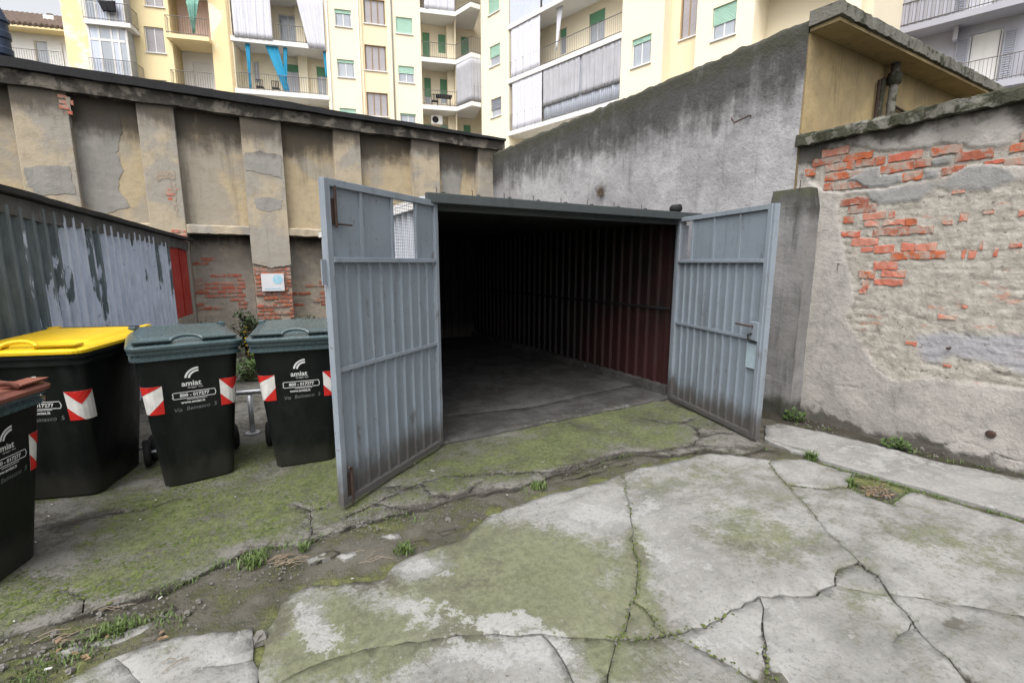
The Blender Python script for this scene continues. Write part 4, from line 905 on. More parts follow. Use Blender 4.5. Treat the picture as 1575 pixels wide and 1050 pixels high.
def make_bin(s, lidmat, label, loc, rz, tilt=(0, 0)):
    """s scales the 240 litre bin; front is local -y"""
    t = empty('wheeled_bin', loc, rz); tag(t, label, 'bin', 'wheeled rubbish bins')
    t.rotation_euler = (tilt[0], tilt[1], rz)
    Hh = 1.0 * s[2]
    def dims(z):
        q = min(1, max(0, z / (.95 * s[2])))
        return (.205 + .08 * q) * s[0], (-.235 - .115 * q) * s[1], (.265 + .075 * q) * s[1]
    def ring(z, r=.06, inset=0.0, z_=None):
        hw, yf, yb = dims(z); hw -= inset; yf += inset; yb -= inset; P = []
        for cx_, cy_, a0 in ((hw - r, yf + r, -90), (hw - r, yb - r, 0), (-hw + r, yb - r, 90), (-hw + r, yf + r, 180)):
            for k in range(6):
                a = math.radians(a0 + 90 * k / 5); P.append((cx_ + r * math.cos(a), cy_ + r * math.sin(a), z if z_ is None else z_))
        return P
    def surf(d, z, off=.002):
        """point on the skin: d = distance along the girth from the middle of the front (+ to the right)"""
        hw, yf, yb = dims(z); r = .06; sg = 1 if d >= 0 else -1; d = abs(d); a = hw - r
        if d <= a: p = Vector((d, yf)); nn = Vector((0, -1))
        elif d <= a + r * math.pi / 2:
            th = (d - a) / r; nn = Vector((math.sin(th), -math.cos(th))); p = Vector((a, yf + r)) + nn * r
        else: p = Vector((hw, yf + r + d - a - r * math.pi / 2)); nn = Vector((1, 0))
        return Vector(((p.x + nn.x * off) * sg, p.y + nn.y * off, z))
    m = MB(); zs = [.012, .03, .2, .45, .7, .90]
    m.loft([ring(0.02, .05, .03, .0)] + [ring(z * s[2]) for z in zs])
    body = m.build('body', MAT['bin_body'], t, smooth=True, local=True)
    md = body.modifiers.new('e', 'EDGE_SPLIT'); md.split_angle = .7
    m = MB(); z0, z1 = .895 * s[2], .965 * s[2]
    m.loft([ring(z0, .06, -.004), ring(z0, .07, -.024, z0 + .002), ring(z0, .07, -.026, z0 + .022), ring(z0, .07, -.012, z0 + .026), ring(z0, .07, -.014, z0 + .042), ring(z0, .075, -.03, z0 + .046), ring(z0, .075, -.03, z1)])
    m.build('rim', MAT['bin_body'] if lidmat == 'lid_yellow' else MAT['lid_green'], t, local=True)
    # lid
    hw, yf, yb = dims(z1); yf -= .04; yb += .02; hw += .03
    m = MB()
    def lr(dx, df, db, zf, zb, r):
        P = []
        a, f_, b_ = hw + dx, yf - df, yb + db
        for cx_, cy_, a0 in ((a - r, f_ + r, -90), (a - r, b_ - r, 0), (-a + r, b_ - r, 90), (-a + r, f_ + r, 180)):
            for k in range(6):
                q = math.radians(a0 + 90 * k / 5); x = cx_ + r * math.cos(q); y_ = cy_ + r * math.sin(q)
                P.append((x, y_, zf + (zb - zf) * (y_ - f_) / (b_ - f_)))
        return P
    m.loft([lr(0, 0, 0, z1 + .002, z1 + .002, .07), lr(.004, .004, 0, z1 + .022, z1 + .026, .07), lr(-.012, -.012, -.006, z1 + .034, z1 + .042, .07), lr(-.05, -.13, -.03, z1 + .046, z1 + .060, .06), lr(-.075, -.16, -.06, z1 + .060, z1 + .078, .05), lr(-.10, -.185, -.10, z1 + .064, z1 + .080, .05)])
    lid = m.build('lid', MAT[lidmat], t, local=True, bevel=.003)
    # front grips: two wings and an arch between
    wing = lambda x0, x1: [(x0, yf + .015), (x1, yf + .015), (x1, yf + .10), (x0, yf + .10)]
    for sg in (-1, 1):
        m = MB(); a, b = sorted((sg * .085 * s[0], sg * (hw - .035)))
        m.loft([[(x, y_, z1 + .045) for x, y_ in wing(a, b)], [(x, y_ - (.012 if y_ < yf + .05 else 0), z1 + .060) for x, y_ in wing(a, b)]])
        m.build('grip', MAT[lidmat], lid, local=True, bevel=.003)
    m = MB(); arc = []
    for k in range(9):
        q = math.pi * k / 8; arc.append((-.09 * s[0] * math.cos(q), yf + .02 + .085 * math.sin(q) * .4, z1 + .045 + .035 * math.sin(q)))
    m.tube(arc, .013, 8); m.build('grip_arch', MAT[lidmat], lid, smooth=True, local=True)
    # rear handle bar on lugs
    m = MB(); m.tube([(-hw + .02, yb + .045, z1 + .055), (hw - .02, yb + .045, z1 + .055)], .016, 10); m.build('handle_bar', MAT['black_rubber'] if lidmat == 'lid_yellow' else MAT['lid_green'], t, smooth=True, local=True)
    for x in ((-hw + .035, hw - .035) if lidmat == 'lid_yellow' else (-hw + .035, 0, hw - .035)):
        m = MB(); m.box(x - .022, x + .022, yb - .02, yb + .065, z1 + .01, z1 + .078); m.build('lug', MAT[lidmat], t, local=True, bevel=.006)
    # axle, wheels
    ay, az = .29 * s[1], .105 * s[2]
    MB().tube([(-.30 * s[0], ay, az), (.30 * s[0], ay, az)], .012, 8).build('axle', MAT['galv'], t, local=True)
    for sg in (-1, 1):
        c = (sg * .285 * s[0], ay, az); q = MB().lathe([(.06, -.022), (.085, -.024), (.1, -.015), (.102, 0), (.1, .015), (.085, .024), (.06, .022)], c, 28, 'x').build('wheel', MAT['black_rubber'], t, smooth=True, local=True)
        MB().lathe([(.001, -.019), (.061, -.019), (.061, .019), (.001, .019)], c, 20, 'x').build('hub', MAT['bin_body'], q, local=True)
    # reflective corner stickers
    def patch(name, tri, mat, off, n=6):
        m = MB()
        for T in tri:
            a, b, c = [Vector(p) for p in T]; idx = {}; vs = []; fs = []
            for i in range(n + 1):
                for j in range(n + 1 - i):
                    p = a + (b - a) * (i / n) + (c - a) * (j / n); idx[i, j] = len(vs); vs.append(surf(p.x, p.y, off))
            for i in range(n):
                for j in range(n - i):
                    fs.append((idx[i, j], idx[i + 1, j], idx[i, j + 1]))
                    if j < n - i - 1: fs.append((idx[i + 1, j], idx[i + 1, j + 1], idx[i, j + 1]))
            m.add(vs, fs)
        return m.build(name, mat, t, local=True)
    zc = .63 * s[2]; d0, d1 = .158 * s[0], .26 * s[0] + .045; hh = .095
    for sg in (-1, 1):
        A, B, C, D = (sg * d0, zc - hh), (sg * d1, zc - hh), (sg * d1, zc + hh), (sg * d0, zc + hh)
        st_ = patch('reflector', [(A, B, C), (A, C, D)], MAT['white_refl'], .002)
        dm = sg * (d0 + d1) / 2
        if sg > 0: tri = [(D, C, (dm, zc + .01)), (A, (sg * d0, zc - .01), (dm, zc - hh))]
        else: tri = [(D, C, ((sg * d1), zc + .02)), (A, (sg * d0, zc + .0), (sg * d1 * .8, zc - hh))]
        rp = patch('red_band', tri, MAT['red_refl'], .0035)
    # printing
    KT = .76
    ZT_ = lambda z_: (.645 + (z_ - .655) * KT) * s[2]
    def decal(name, V, Fc, x0, z0, mat, rot=0.0, parent=t):
        cr, sr = math.cos(rot), math.sin(rot); m = MB()
        m.add([surf((v[0] * cr - v[1] * sr) * s[0] * KT + x0, z0 + (v[0] * sr + v[1] * cr) * s[0] * KT, .003) for v in V], Fc); return m.build(name, mat, t, local=True)
    decal('printed_name', *TX['name'], 0, ZT_(.735), MAT['white_print'])
    decal('printed_line', *TX['sub'], .02, ZT_(.712), MAT['white_print'])
    decal('printed_number', *TX['tel'], .012, ZT_(.640), MAT['white_print'])
    decal('printed_web', *TX['web'], 0, ZT_(.578), MAT['white_print'])
    decal('handwriting', *TX['via'], .01, ZT_(.515), MAT['chalk'], .05)['kind'] = 'stuff'
    def stroke(pts, w_):
        V = []; Fc = []
        for i, p in enumerate(pts):
            p = Vector(p); d = (Vector(pts[min(i + 1, len(pts) - 1)]) - Vector(pts[max(i - 1, 0)])).normalized(); q = Vector((-d.y, d.x)) * w_
            V += [(p + q)[:], (p - q)[:]]
        for i in range(len(pts) - 1): Fc.append((2 * i, 2 * i + 1, 2 * i + 3, 2 * i + 2))
        return V, Fc
    arcs = lambda r_: [(.055 - r_ * math.cos(math.pi / 2 * k / 8) if False else .06 - r_ * math.cos(math.radians(8 + 82 * k / 8)), r_ * .95 * math.sin(math.radians(8 + 82 * k / 8))) for k in range(9)]
    for r_ in (.10, .075):
        decal('printed_arc', *stroke(arcs(r_), .008), 0, ZT_(.795), MAT['white_print'])
    hx, hy, rr_ = .150, .028, .012
    box_ = [(-hx, -hy), (hx, -hy), (hx + .008, 0), (hx, hy), (-hx, hy), (-hx - .01, hy * .6), (-hx - .004, 0), (-hx - .01, -hy * .6), (-hx, -hy)]
    sub = []
    for a, b in zip(box_, box_[1:]):
        for k in range(4): sub.append((a[0] + (b[0] - a[0]) * k / 4, a[1] + (b[1] - a[1]) * k / 4))
    decal('printed_frame', *stroke(sub + [box_[-1]], .0028), .012, ZT_(.653), MAT['white_print'])
    decal('printed_rule', *stroke([(-.06 + .015 * k, 0) for k in range(11)], .0022), .012, ZT_(.612), MAT['white_print'])
    return t
make_bin((1, 1, 1), 'lid_green', 'dark bin with closed green lid in the middle, beside the metal rail', (-.355, 4.0, .0), math.radians(8))
make_bin((1, 1, 1), 'lid_green', 'dark bin with green lid partly hidden behind the left garage door', (.38, 3.93, 0), math.radians(-8))
make_bin((1.04, 1.04, 1), 'lid_yellow', 'dark bin with bright yellow lid', (-1.02, 4.16, 0), math.radians(-18))
make_bin((.86, .8, .90), 'lid_brown', 'dark bin with brown lid, cut off by the left edge', (-1.245, 3.10, 0), math.radians(70))
# galvanised rail between the green bins
rl = empty('metal_rail', (.03, 4.62, 0)); tag(rl, 'low galvanised tube rail between the two green-lidded bins', 'rail')
MB().tube([(-.2, 4.66, .385), (.35, 4.58, .385)], .022, 12).build('top_tube', MAT['galv'], rl, smooth=True)
MB().tube([(.02, 4.62, 0), (.02, 4.62, .36)], .022, 12).build('leg', MAT['galv'], rl, smooth=True)
MB().lathe([(.001, 0), (.06, 0), (.06, .02), (.03, .025), (.001, .025)], (.02, 4.62, 0), 16).build('foot_plate', MAT['galv'], rl)
# flue cowl top left
fp = ony(-2, 60, 9.9)
fl = empty('flue_cowl', (fp.x, 9.9, 3.4)); tag(fl, 'dark blue-grey round flue with ringed cap above the wall', 'flue')
zt = ony(0, 15, 9.9).z; rf = (ony(15, 60, 9.9) - fp).length
MB().lathe([(rf * .85, 3.2), (rf * .85, zt - .62)], (fp.x, 9.9, 0), 28).build('pipe', MAT['flue'], fl, smooth=True)
MB().lathe([(rf * .87, zt - .62), (rf * 1.12, zt - .60), (rf * 1.15, zt - .52), (rf * 1.02, zt - .50), (rf * 1.02, zt - .40), (rf * 1.15, zt - .38), (rf * 1.13, zt - .30), (rf, zt - .28)], (fp.x, 9.9, 0), 28).build('collar', MAT['flue'], fl)
MB().lathe([(rf, zt - .28), (rf, zt - .18), (rf * 1.2, zt - .16), (rf * .5, zt + .05), (.01, zt + .1)], (fp.x, 9.9, 0), 28).build('cap', MAT['flue'], fl)

# ================================================================== PLANTS, WEEDS, LITTER
def blade(m, p, az, h, lean, w_=.004, n=4):
    d = Vector((math.cos(az), math.sin(az), 0)); q = Vector((-d.y, d.x, 0)); vs = []
    for k in range(n + 1):
        t = k / n; c = Vector(p) + d * (lean * t * t) + Vector((0, 0, h * (t - .25 * t * t * min(1, lean / h)))); ww = w_ * (1 - t) ** .6 + .0004
        vs += [c + q * ww, c - q * ww]
    m.add(vs, [(2 * k, 2 * k + 1, 2 * k + 3, 2 * k + 2) for k in range(n)])
def tuft(m, c, r_, n, h, rnd, w_=.003):
    for _ in range(n):
        a = rnd.uniform(0, 6.28); q = rnd.uniform(0, r_) ; hh = h * rnd.uniform(.4, 1.1)
        blade(m, (c[0] + q * math.cos(a), c[1] + q * math.sin(a), c[2] - .005), rnd.uniform(0, 6.28), hh, hh * rnd.uniform(.2, 1.0), w_ * rnd.uniform(.7, 1.3))
def leafq(m, c, size, rnd, flat=.5):
    az = rnd.uniform(0, 6.28); el = rnd.uniform(-.4, 1.0) * flat * 1.6; d = Vector((math.cos(az) * math.cos(el), math.sin(az) * math.cos(el), math.sin(el))); q = d.cross(Vector((0, 0, 1))).normalized() * rnd.choice((1, 1)); up_ = q.cross(d)
    c = Vector(c); L_ = size * rnd.uniform(.7, 1.3); ww = L_ * .32
    m.add([c, c + d * L_ * .5 + q * ww + up_ * L_ * .08, c + d * L_, c + d * L_ * .5 - q * ww + up_ * L_ * .08, c + d * L_ * .5], [(0, 4, 1), (1, 4, 2), (2, 4, 3), (3, 4, 0)])
rg = random.Random(21)
def weed(name, label, uv, r_, n, h, kind, z=0.0):
    c = onz(*uv) if len(uv) == 2 else Vector(uv); t = empty(name, (c.x, c.y, z)); tag(t, label, 'weed')
    m = MB()
    if kind == 'grass': tuft(m, (c.x, c.y, z), r_, n, h, rg, .0035)
    else:
        for _ in range(n):
            a = rg.uniform(0, 6.28); q = r_ * math.sqrt(rg.random()); leafq(m, (c.x + q * math.cos(a), c.y + q * math.sin(a), z + rg.random() * h * (1 - .6 * q / r_)), .035, rg)
    m.build('leaves', MAT['grass'] if kind == 'grass' else MAT['leaf'], t)
    m = MB()
    for _ in range(6):
        a = rg.uniform(0, 6.28); q = r_ * .6; m.tube([(c.x, c.y, z - .01), (c.x + q * math.cos(a), c.y + q * math.sin(a), z + h * .5)], .0018, 4)
    m.build('stems', MAT['leaf_dark'], t)
weed('grass_tuft', 'green grass tuft in the joint near the right door', (1246, 706), .045, 130, .085, 'grass')
weed('weed', 'leafy weed growing at the foot of the brick wall', (1378, 688), .10, 150, .09, 'leaf')
weed('weed', 'small leafy weed at the foot of the buttress', (4.60, 2.42, 0), .09, 130, .13, 'leaf')
weed('grass_tuft', 'grass tuft at the corner of the debris-filled hole', (1310, 742), .03, 90, .06, 'grass', -.02)
weed('grass_tuft', 'wide grass tuft among twigs on the soil strip', (390, 864), .075, 190, .06, 'grass')
weed('grass_tuft', 'tiny grass tuft on the soil below the left door', (467, 844), .025, 60, .045, 'grass')
weed('grass_tuft', 'flat grass tuft in front of the garage threshold', (828, 748), .06, 120, .05, 'grass')
weed('grass_tuft', 'thin grass tuft in the soil at mid yard', (622, 846), .06, 90, .05, 'grass')
weed('grass_tuft', 'pale grass tuft beside the left slab', (185, 966), .07, 160, .04, 'grass')
# bush between the bins and ground plants at the back
def bush(name, label, c, rx, ry, h, n, lsz, mat, flowers=0):
    t = empty(name, c); tag(t, label, 'bush'); m = MB()
    cl = [(rg.gauss(0, .45) * rx, rg.gauss(0, .45) * ry, rg.uniform(.1, 1) * h) for _ in range(18)]
    for _ in range(n):
        k = rg.choice(cl); leafq(m, (c[0] + k[0] + rg.gauss(0, .22) * rx, c[1] + k[1] + rg.gauss(0, .22) * ry, c[2] + max(.01, k[2] + rg.gauss(0, .09) * h)), lsz, rg, .7)
    m.build('foliage', MAT[mat], t)
    m = MB()
    for k in cl: m.tube([(c[0] + k[0] * .3, c[1] + k[1] * .3, c[2] - .02), (c[0] + k[0] * .8, c[1] + k[1] * .8, c[2] + k[2] * .6), (c[0] + k[0], c[1] + k[1], c[2] + k[2])], [.008, .005, .002], 5)
    m.build('stems', MAT['straw'], t)
    if flowers:
        m = MB()
        for _ in range(flowers):
            k = rg.choice(cl); p = (c[0] + k[0], c[1] - ry * .6 + rg.gauss(0, .1) * ry, c[2] + k[2] + rg.gauss(0, .05))
            m.lathe([(.001, -.012), (.018, -.004), (.02, .006), (.001, .012)], p, 7)
        m.build('flowers', MAT['flower'], t)
p = ony(383, 520, 8.0)
bush('bush', 'dark leafy bush with yellow flowers behind the gap between the bins', (p.x, 8.0, 0), .2, .2, .70, 1000, .06, 'leaf_dark', 14)
p = ony(383, 560, 6.6)
bush('bush', 'low green ground plant in front of the taller bush', (p.x, 6.9, 0), .3, .3, .28, 800, .05, 'leaf')
bush('bush', 'low plants along the brick niche behind the green bin', (-.3, 8.7, .2), .3, .15, .35, 350, .05, 'leaf_dark')
bush('bush', 'small plant by the niche right of the sign', (1.05, 8.75, .2), .3, .15, .4, 350, .05, 'leaf_dark')
dt = onx(922, 296, 4.72); t = empty('dry_weed', tuple(dt)); tag(t, 'dry straw-coloured weed growing against the grey wall above the garage roof', 'weed')
m = MB(); tuft(m, (4.74, dt.y, dt.z - .04), .06, 90, .22, rg, .003); m.build('stalks', MAT['straw'], t)
# moss/grass fringe along joints and cracks
m = MB()
def fringe(poly, den, h, closed=False, zz_=-.01, wd=.02, p_=.5):
    for (a, b) in zip(poly, poly[1:]):
        a, b = Vector(a), Vector(b); L_ = (b - a).length
        for _ in range(int(L_ * den)):
            c = a.lerp(b, rg.random()); c = c + Vector((rg.gauss(0, wd), rg.gauss(0, wd)))
            if float(fbm(np.array([c.x * 3.1]), np.array([c.y * 3.1]), 3)[0]) < p_: continue
            hh = h * rg.uniform(.3, 1.2); blade(m, (c.x, c.y, zz_), rg.uniform(0, 6.28), hh, hh * rg.uniform(.3, 1.2), .0025, 3)
fringe(ASPH_EDGE[0:12], 420, .03, wd=.022, p_=.5)
fringe(ASPH_EDGE[12:], 160, .022, wd=.02, p_=.55)
fringe(gp([(1262, 712), (1398, 750), (1490, 775), (1575, 801)]), 500, .018, wd=.012, p_=.42)
fringe(R3([(80, 930), (250, 860), (420, 790), (480, 780)]), 900, .03, wd=.035, p_=.45)
fringe(R3([(300, 760), (420, 715), (560, 680), (620, 660)]), 700, .03, wd=.025, p_=.45)
fringe(R3([(680, 640), (760, 620), (860, 660)]), 500, .025, wd=.025, p_=.4)
fringe(gp([(1215, 650), (1290, 664), (1370, 684), (1448, 706), (1575, 730)]), 200, .03, wd=.02, p_=.5)
fringe(HOLE + HOLE[:1], 300, .02, wd=.01, p_=.45)
fringe(gp([(600, 800), (700, 790), (760, 775), (830, 755)]), 260, .025, wd=.03, p_=.5)
tag(m.build('grass', MAT['grass']), 'short grass and moss growing along the joints and slab edges', 'grass', kind='stuff')
def rock(m, c, r_, rnd):
    ph = [(rnd.uniform(.7, 1.2)) for _ in range(12)]; V = []
    for k, zz_ in enumerate((-.5, .1, .55)):
        for i in range(5):
            a = 6.283 * i / 5 + k * .4; q = r_ * (1, .95, .5)[k] * ph[(k * 5 + i) % 12]; V.append((c[0] + q * math.cos(a), c[1] + q * math.sin(a), c[2] + zz_ * r_))
    F_ = [(10, 11, 12, 13, 14)] + [(k * 5 + i, k * 5 + (i + 1) % 5, k * 5 + 5 + (i + 1) % 5, k * 5 + 5 + i) for k in range(2) for i in range(5)]
    m.add(V, F_)
# cushions of moss standing proud of the asphalt, and grit crumbled out of the slab cracks
rs_ = np.random.RandomState(12); cand = np.c_[rs_.uniform(-1.7, 4.0, 60000), rs_.uniform(1.9, 4.4, 60000)]
cand = cand[inpoly(cand[:, 0], cand[:, 1], ASPH)]; mm_ = asp_mask(cand[:, 0], cand[:, 1]); pr_ = sstep(.35, .9, mm_[0] + (fbm(cand[:, 0] * 5, cand[:, 1] * 5, 4) - .5) * 1.6)
cand = cand[rs_.rand(len(cand)) < pr_ * .5][:9000]; m = MB()
na_ = len(cand); ex_ = []
for L_ in lc:
    for a, b in zip(L_, L_[1:]):
        for _ in range(5): t_ = rg.random(); ex_.append((a[0] + (b[0] - a[0]) * t_ + rg.gauss(0, .009), a[1] + (b[1] - a[1]) * t_ + rg.gauss(0, .009)))
ex_ = np.array(ex_); ex_ = ex_[fbm(ex_[:, 0] * 2.5, ex_[:, 1] * 2.5, 3) > .5]; cand = np.r_[cand, ex_]
zc__ = ((fbm(cand[:, 0] * 2, cand[:, 1] * 2, 4) - .5) * .02 - .001).tolist()
for ii, (x, y) in enumerate(cand.tolist()):
    r_ = rg.uniform(.004, .013) if ii < na_ else rg.uniform(.003, .008); h_ = r_ * rg.uniform(.25, .5); a0 = rg.random() * 6
    zb = zc__[ii]
    m.add([(x + r_ * rg.uniform(.7, 1.2) * math.cos(a0 + 1.047 * k), y + r_ * rg.uniform(.7, 1.2) * math.sin(a0 + 1.047 * k), zb) for k in range(6)] + [(x, y, zb + h_)], [(k, (k + 1) % 6, 6) for k in range(6)])
n = N('moss_cushion', .95, 0, .1); n.col(n.mix(n.ramp(n.noise(14, 5, .7), .3, .7), lin(.036, .052, .015), lin(.115, .135, .048))); n.bump(n.noise(160, 3, .6), .6, .004)
tag(m.build('moss', n.m, smooth=True), 'small green moss cushions spread over the asphalt', 'moss', kind='stuff')
m = MB()
for L_ in lc + la:
    for a, b in zip(L_, L_[1:]):
        for _ in range(3):
            t_ = rg.random(); x = a[0] + (b[0] - a[0]) * t_ + rg.gauss(0, .007); y = a[1] + (b[1] - a[1]) * t_ + rg.gauss(0, .007); rock(m, (x, y, -.004), rg.uniform(.002, .006), rg)
tag(m.build('crack_grit', MAT['stone']), 'crumbled grit along the cracks of the paving', 'gravel', kind='stuff')
# loose stones and grit
m = MB()
for (u, v, n_, ru, rv, sz) in ((700, 785, 140, 110, 18, .006), (560, 810, 120, 80, 20, .007), (400, 870, 110, 80, 20, .006), (200, 940, 120, 120, 25, .007), (60, 1000, 90, 80, 25, .008), (900, 720, 90, 80, 10, .006), (1070, 680, 60, 60, 10, .007), (1350, 755, 60, 30, 10, .006), (1230, 655, 70, 60, 8, .008), (1400, 697, 80, 80, 8, .007), (200, 780, 60, 120, 40, .004), (110, 820, 60, 60, 40, .005), (820, 950, 50, 400, 60, .003), (1250, 850, 50, 250, 80, .003), (600, 730, 40, 100, 20, .005)):
    for _ in range(n_):
        p = onz(u + rg.gauss(0, .6) * ru, v + rg.gauss(0, .6) * rv); r_ = sz * .7 * rg.uniform(.4, 1.5) * (2.2 if rg.random() < .04 else 1); rock(m, (p.x, p.y, -.002), r_, rg)
for (u, v, r_) in ((400, 978, .04), (688, 797, .022), (1350, 890, .012), (853, 833, .012), (505, 700, .012)):
    p = onz(u, v); rock(m, (p.x, p.y, -.004), r_, rg)
tag(m.build('gravel', MAT['stone']), 'loose grit and small stones scattered over the soil strip and slabs', 'gravel', kind='stuff')
m = MB()
for (u, v, n_, ru, rv) in ((425, 865, 26, 26, 8), (70, 985, 8, 30, 8), (560, 860, 6, 20, 16), (150, 940, 5, 30, 8), (250, 1030, 3, 40, 8), (1345, 753, 18, 24, 9)):
    for _ in range(n_):
        p = onz(u + rg.gauss(0, .6) * ru, v + rg.gauss(0, .6) * rv); a = rg.uniform(-.5, .6); L_ = rg.uniform(.03, .12); d = Vector((math.cos(a), math.sin(a), 0)) * L_
        m.tube([p + Vector((0, 0, .004)), p + d * .5 + Vector((0, 0, rg.uniform(.006, .022))), p + d + Vector((0, 0, .005))], .0016, 4)
tag(m.build('twigs', MAT['straw']), 'dry twigs and straw lying on the soil strip', 'twigs', kind='stuff')
m = MB()
for (u, v, n_, ru, rv) in ((1347, 754, 40, 26, 9), (1225, 660, 10, 40, 6), (90, 990, 4, 60, 15), (125, 1008, 3, 8, 5), (245, 980, 3, 6, 4), (1000, 690, 5, 60, 8)):
    for _ in range(n_):
        p = onz(u + rg.gauss(0, .55) * ru, v + rg.gauss(0, .55) * rv); leafq(m, (p.x, p.y, .004 if v > 700 and u < 1300 else -.01), .03, rg, .15)
tag(m.build('dead_leaves', MAT['dead_leaf']), 'fallen brown leaves, mostly in the hole beside the pavement strip', 'leaves', kind='stuff')
m = MB()
for (u, v, s_) in ((665, 725, .022), (638, 714, .012), (75, 1030, .016), (780, 762, .010), (247, 921, .012), (542, 891, .008), (80, 777, .010), (75, 795, .012), (55, 835, .012), (22, 957, .008), (240, 770, .008), (770, 975, .008), (362, 765, .009), (216, 800, .009), (310, 742, .006)):
    p = onz(u, v); a = rg.uniform(0, 3); s_ *= .7; m.obox(p + Vector((0, 0, .006)), Vector((math.cos(a), math.sin(a), .05)), Vector((-math.sin(a), math.cos(a), .08)), Vector((0, 0, 1)), -s_, s_, -s_ * .45, s_ * .45, 0, .003)
tag(m.build('litter', MAT['paper']), 'scraps of pale litter on the mossy ground', 'litter', kind='stuff')

# ================================================================== FAR BUILDINGS
class Fr:
    def __init__(s, o, d, flip=1):
        s.o = Vector(o); s.d = Vector(d).normalized(); s.n = Vector((s.d.y, -s.d.x)) * flip
        s.D3 = Vector((s.d.x, s.d.y, 0)); s.N3 = Vector((s.n.x, s.n.y, 0)); s.O3 = Vector((s.o.x, s.o.y, 0)); s.Z = Vector((0, 0, 1))
    def off(s, k): q = Fr(s.o + s.n * k, s.d); q.n = s.n; q.N3 = s.N3; return q
    def px(s, u, v):
        r_ = ray(u, v); k = (s.o.dot(s.n)) / (Vector((r_.x, r_.y)).dot(s.n)); p = CAMP + r_ * k
        return (Vector((p.x, p.y)) - s.o).dot(s.d), p.z
    def W(s, a, z, k=0.0): return s.O3 + s.D3 * a + s.N3 * k + s.Z * z
    def box(s, m, a0, a1, z0, z1, k0, k1): return m.obox(s.O3, s.D3, s.N3, s.Z, a0, a1, k0, k1, z0, z1)
    def rect(s, u0, v0, u1, v1):
        a, _ = s.px(u0, (v0 + v1) / 2); b, _ = s.px(u1, (v0 + v1) / 2); _, zt = s.px((u0 + u1) / 2, v0); _, zb = s.px((u0 + u1) / 2, v1)
        return min(a, b), max(a, b), min(zt, zb), max(zt, zb)
MAIN = Fr((1.2, 36.8), (.961, -.276)); WING = Fr((16.4, 28.4), (.22, -.975)); LAV = Fr((28.8, 10.5), (.287, -.958))
def fwall(fr, par, name, mat, a0, a1, z0, z1, holes, rev=.2, k=0.0):
    A = sorted({a0, a1} | {min(max(h[i], a0), a1) for h in holes for i in (0, 1)}); Z = sorted({z0, z1} | {min(max(h[i], z0), z1) for h in holes for i in (2, 3)})
    m = MB()
    for i in range(len(A) - 1):
        for j in range(len(Z) - 1):
            ca, cz_ = (A[i] + A[i + 1]) / 2, (Z[j] + Z[j + 1]) / 2
            if any(h[0] < ca < h[1] and h[2] < cz_ < h[3] for h in holes): continue
            m.add([fr.W(A[i], Z[j], k), fr.W(A[i + 1], Z[j], k), fr.W(A[i + 1], Z[j + 1], k), fr.W(A[i], Z[j + 1], k)], [(0, 1, 2, 3)])
    for h in holes:
        a, b, c, d = max(h[0], a0), min(h[1], a1), max(h[2], z0), min(h[3], z1); r_ = h[4] if len(h) > 4 else rev
        P_ = [(a, c), (b, c), (b, d), (a, d)]
        for p, q in zip(P_, P_[1:] + P_[:1]):
            m.add([fr.W(p[0], p[1], k), fr.W(q[0], q[1], k), fr.W(q[0], q[1], k - r_), fr.W(p[0], p[1], k - r_)], [(0, 1, 2, 3)])
    return m.build(name, mat, par)
def win(fr, par, R, shut=0.0, smat='bl_green', mull=1, fm='bl_frame', pm='bl_pane', k=0.0, sill=True, name='window'):
    a, b, c, d = R; m = MB(); f = .055; kk = k - .14
    a += .004; b -= .004; c += .004; d -= .004
    fr.box(m, a, a + f, c, d, kk, kk + .05); fr.box(m, b - f, b, c, d, kk, kk + .05); fr.box(m, a + f, b - f, c, c + f, kk, kk + .05); fr.box(m, a + f, b - f, d - f, d, kk, kk + .05)
    for i in range(1, mull + 1):
        x = a + (b - a) * i / (mull + 1); fr.box(m, x - f / 2, x + f / 2, c + f, d - f, kk, kk + .05)
    o = m.build(name, MAT[fm], par)
    xs_ = [a + f + (b - a - 2 * f) * i / (mull + 1) for i in range(mull + 2)]
    for i in range(mull + 1):
        m = MB(); fr.box(m, xs_[i] + .03, xs_[i + 1] - .03, c + f, d - f, kk + .012, kk + .03); m.build('pane', MAT[pm], o)
    if shut > 0:
        m = MB(); zb = d - (d - c) * shut; n = max(3, int((d - zb) / .06)); hz = (d - zb) / n
        for i in range(n):
            z0 = zb + i * hz; m.add([fr.W(a + .01, z0, kk + .06), fr.W(b - .01, z0, kk + .06), fr.W(b - .01, z0 + hz, kk + .06), fr.W(a + .01, z0 + hz, kk + .06), fr.W(a + .01, z0 + hz * .5, kk + .085), fr.W(b - .01, z0 + hz * .5, kk + .085)], [(0, 1, 5, 4), (4, 5, 2, 3)])
        m.build('roller_shutter', MAT[smat], o)
    if sill:
        m = MB(); fr.box(m, a - .06, b + .06, c - .07, c - .006, k - .12, k + .07); m.build('sill', MAT['bl_white'], o)
    return R
def rail(path, par, z0, h=1.0, gap=.13):
    m = MB(); P_ = [Vector(p) for p in path]
    for zz_ in (z0 + h, z0 + .1): m.tube([(p.x, p.y, zz_) for p in P_], .022, 5)
    for p, q in zip(P_, P_[1:]):
        n = max(1, int((q - p).length / gap))
        for i in range(n + 1):
            c = p.lerp(q, i / n); m.tube([(c.x, c.y, z0), (c.x, c.y, z0 + h)], .009, 4, False)
    return m.build('railing', MAT['bl_rail'], par)
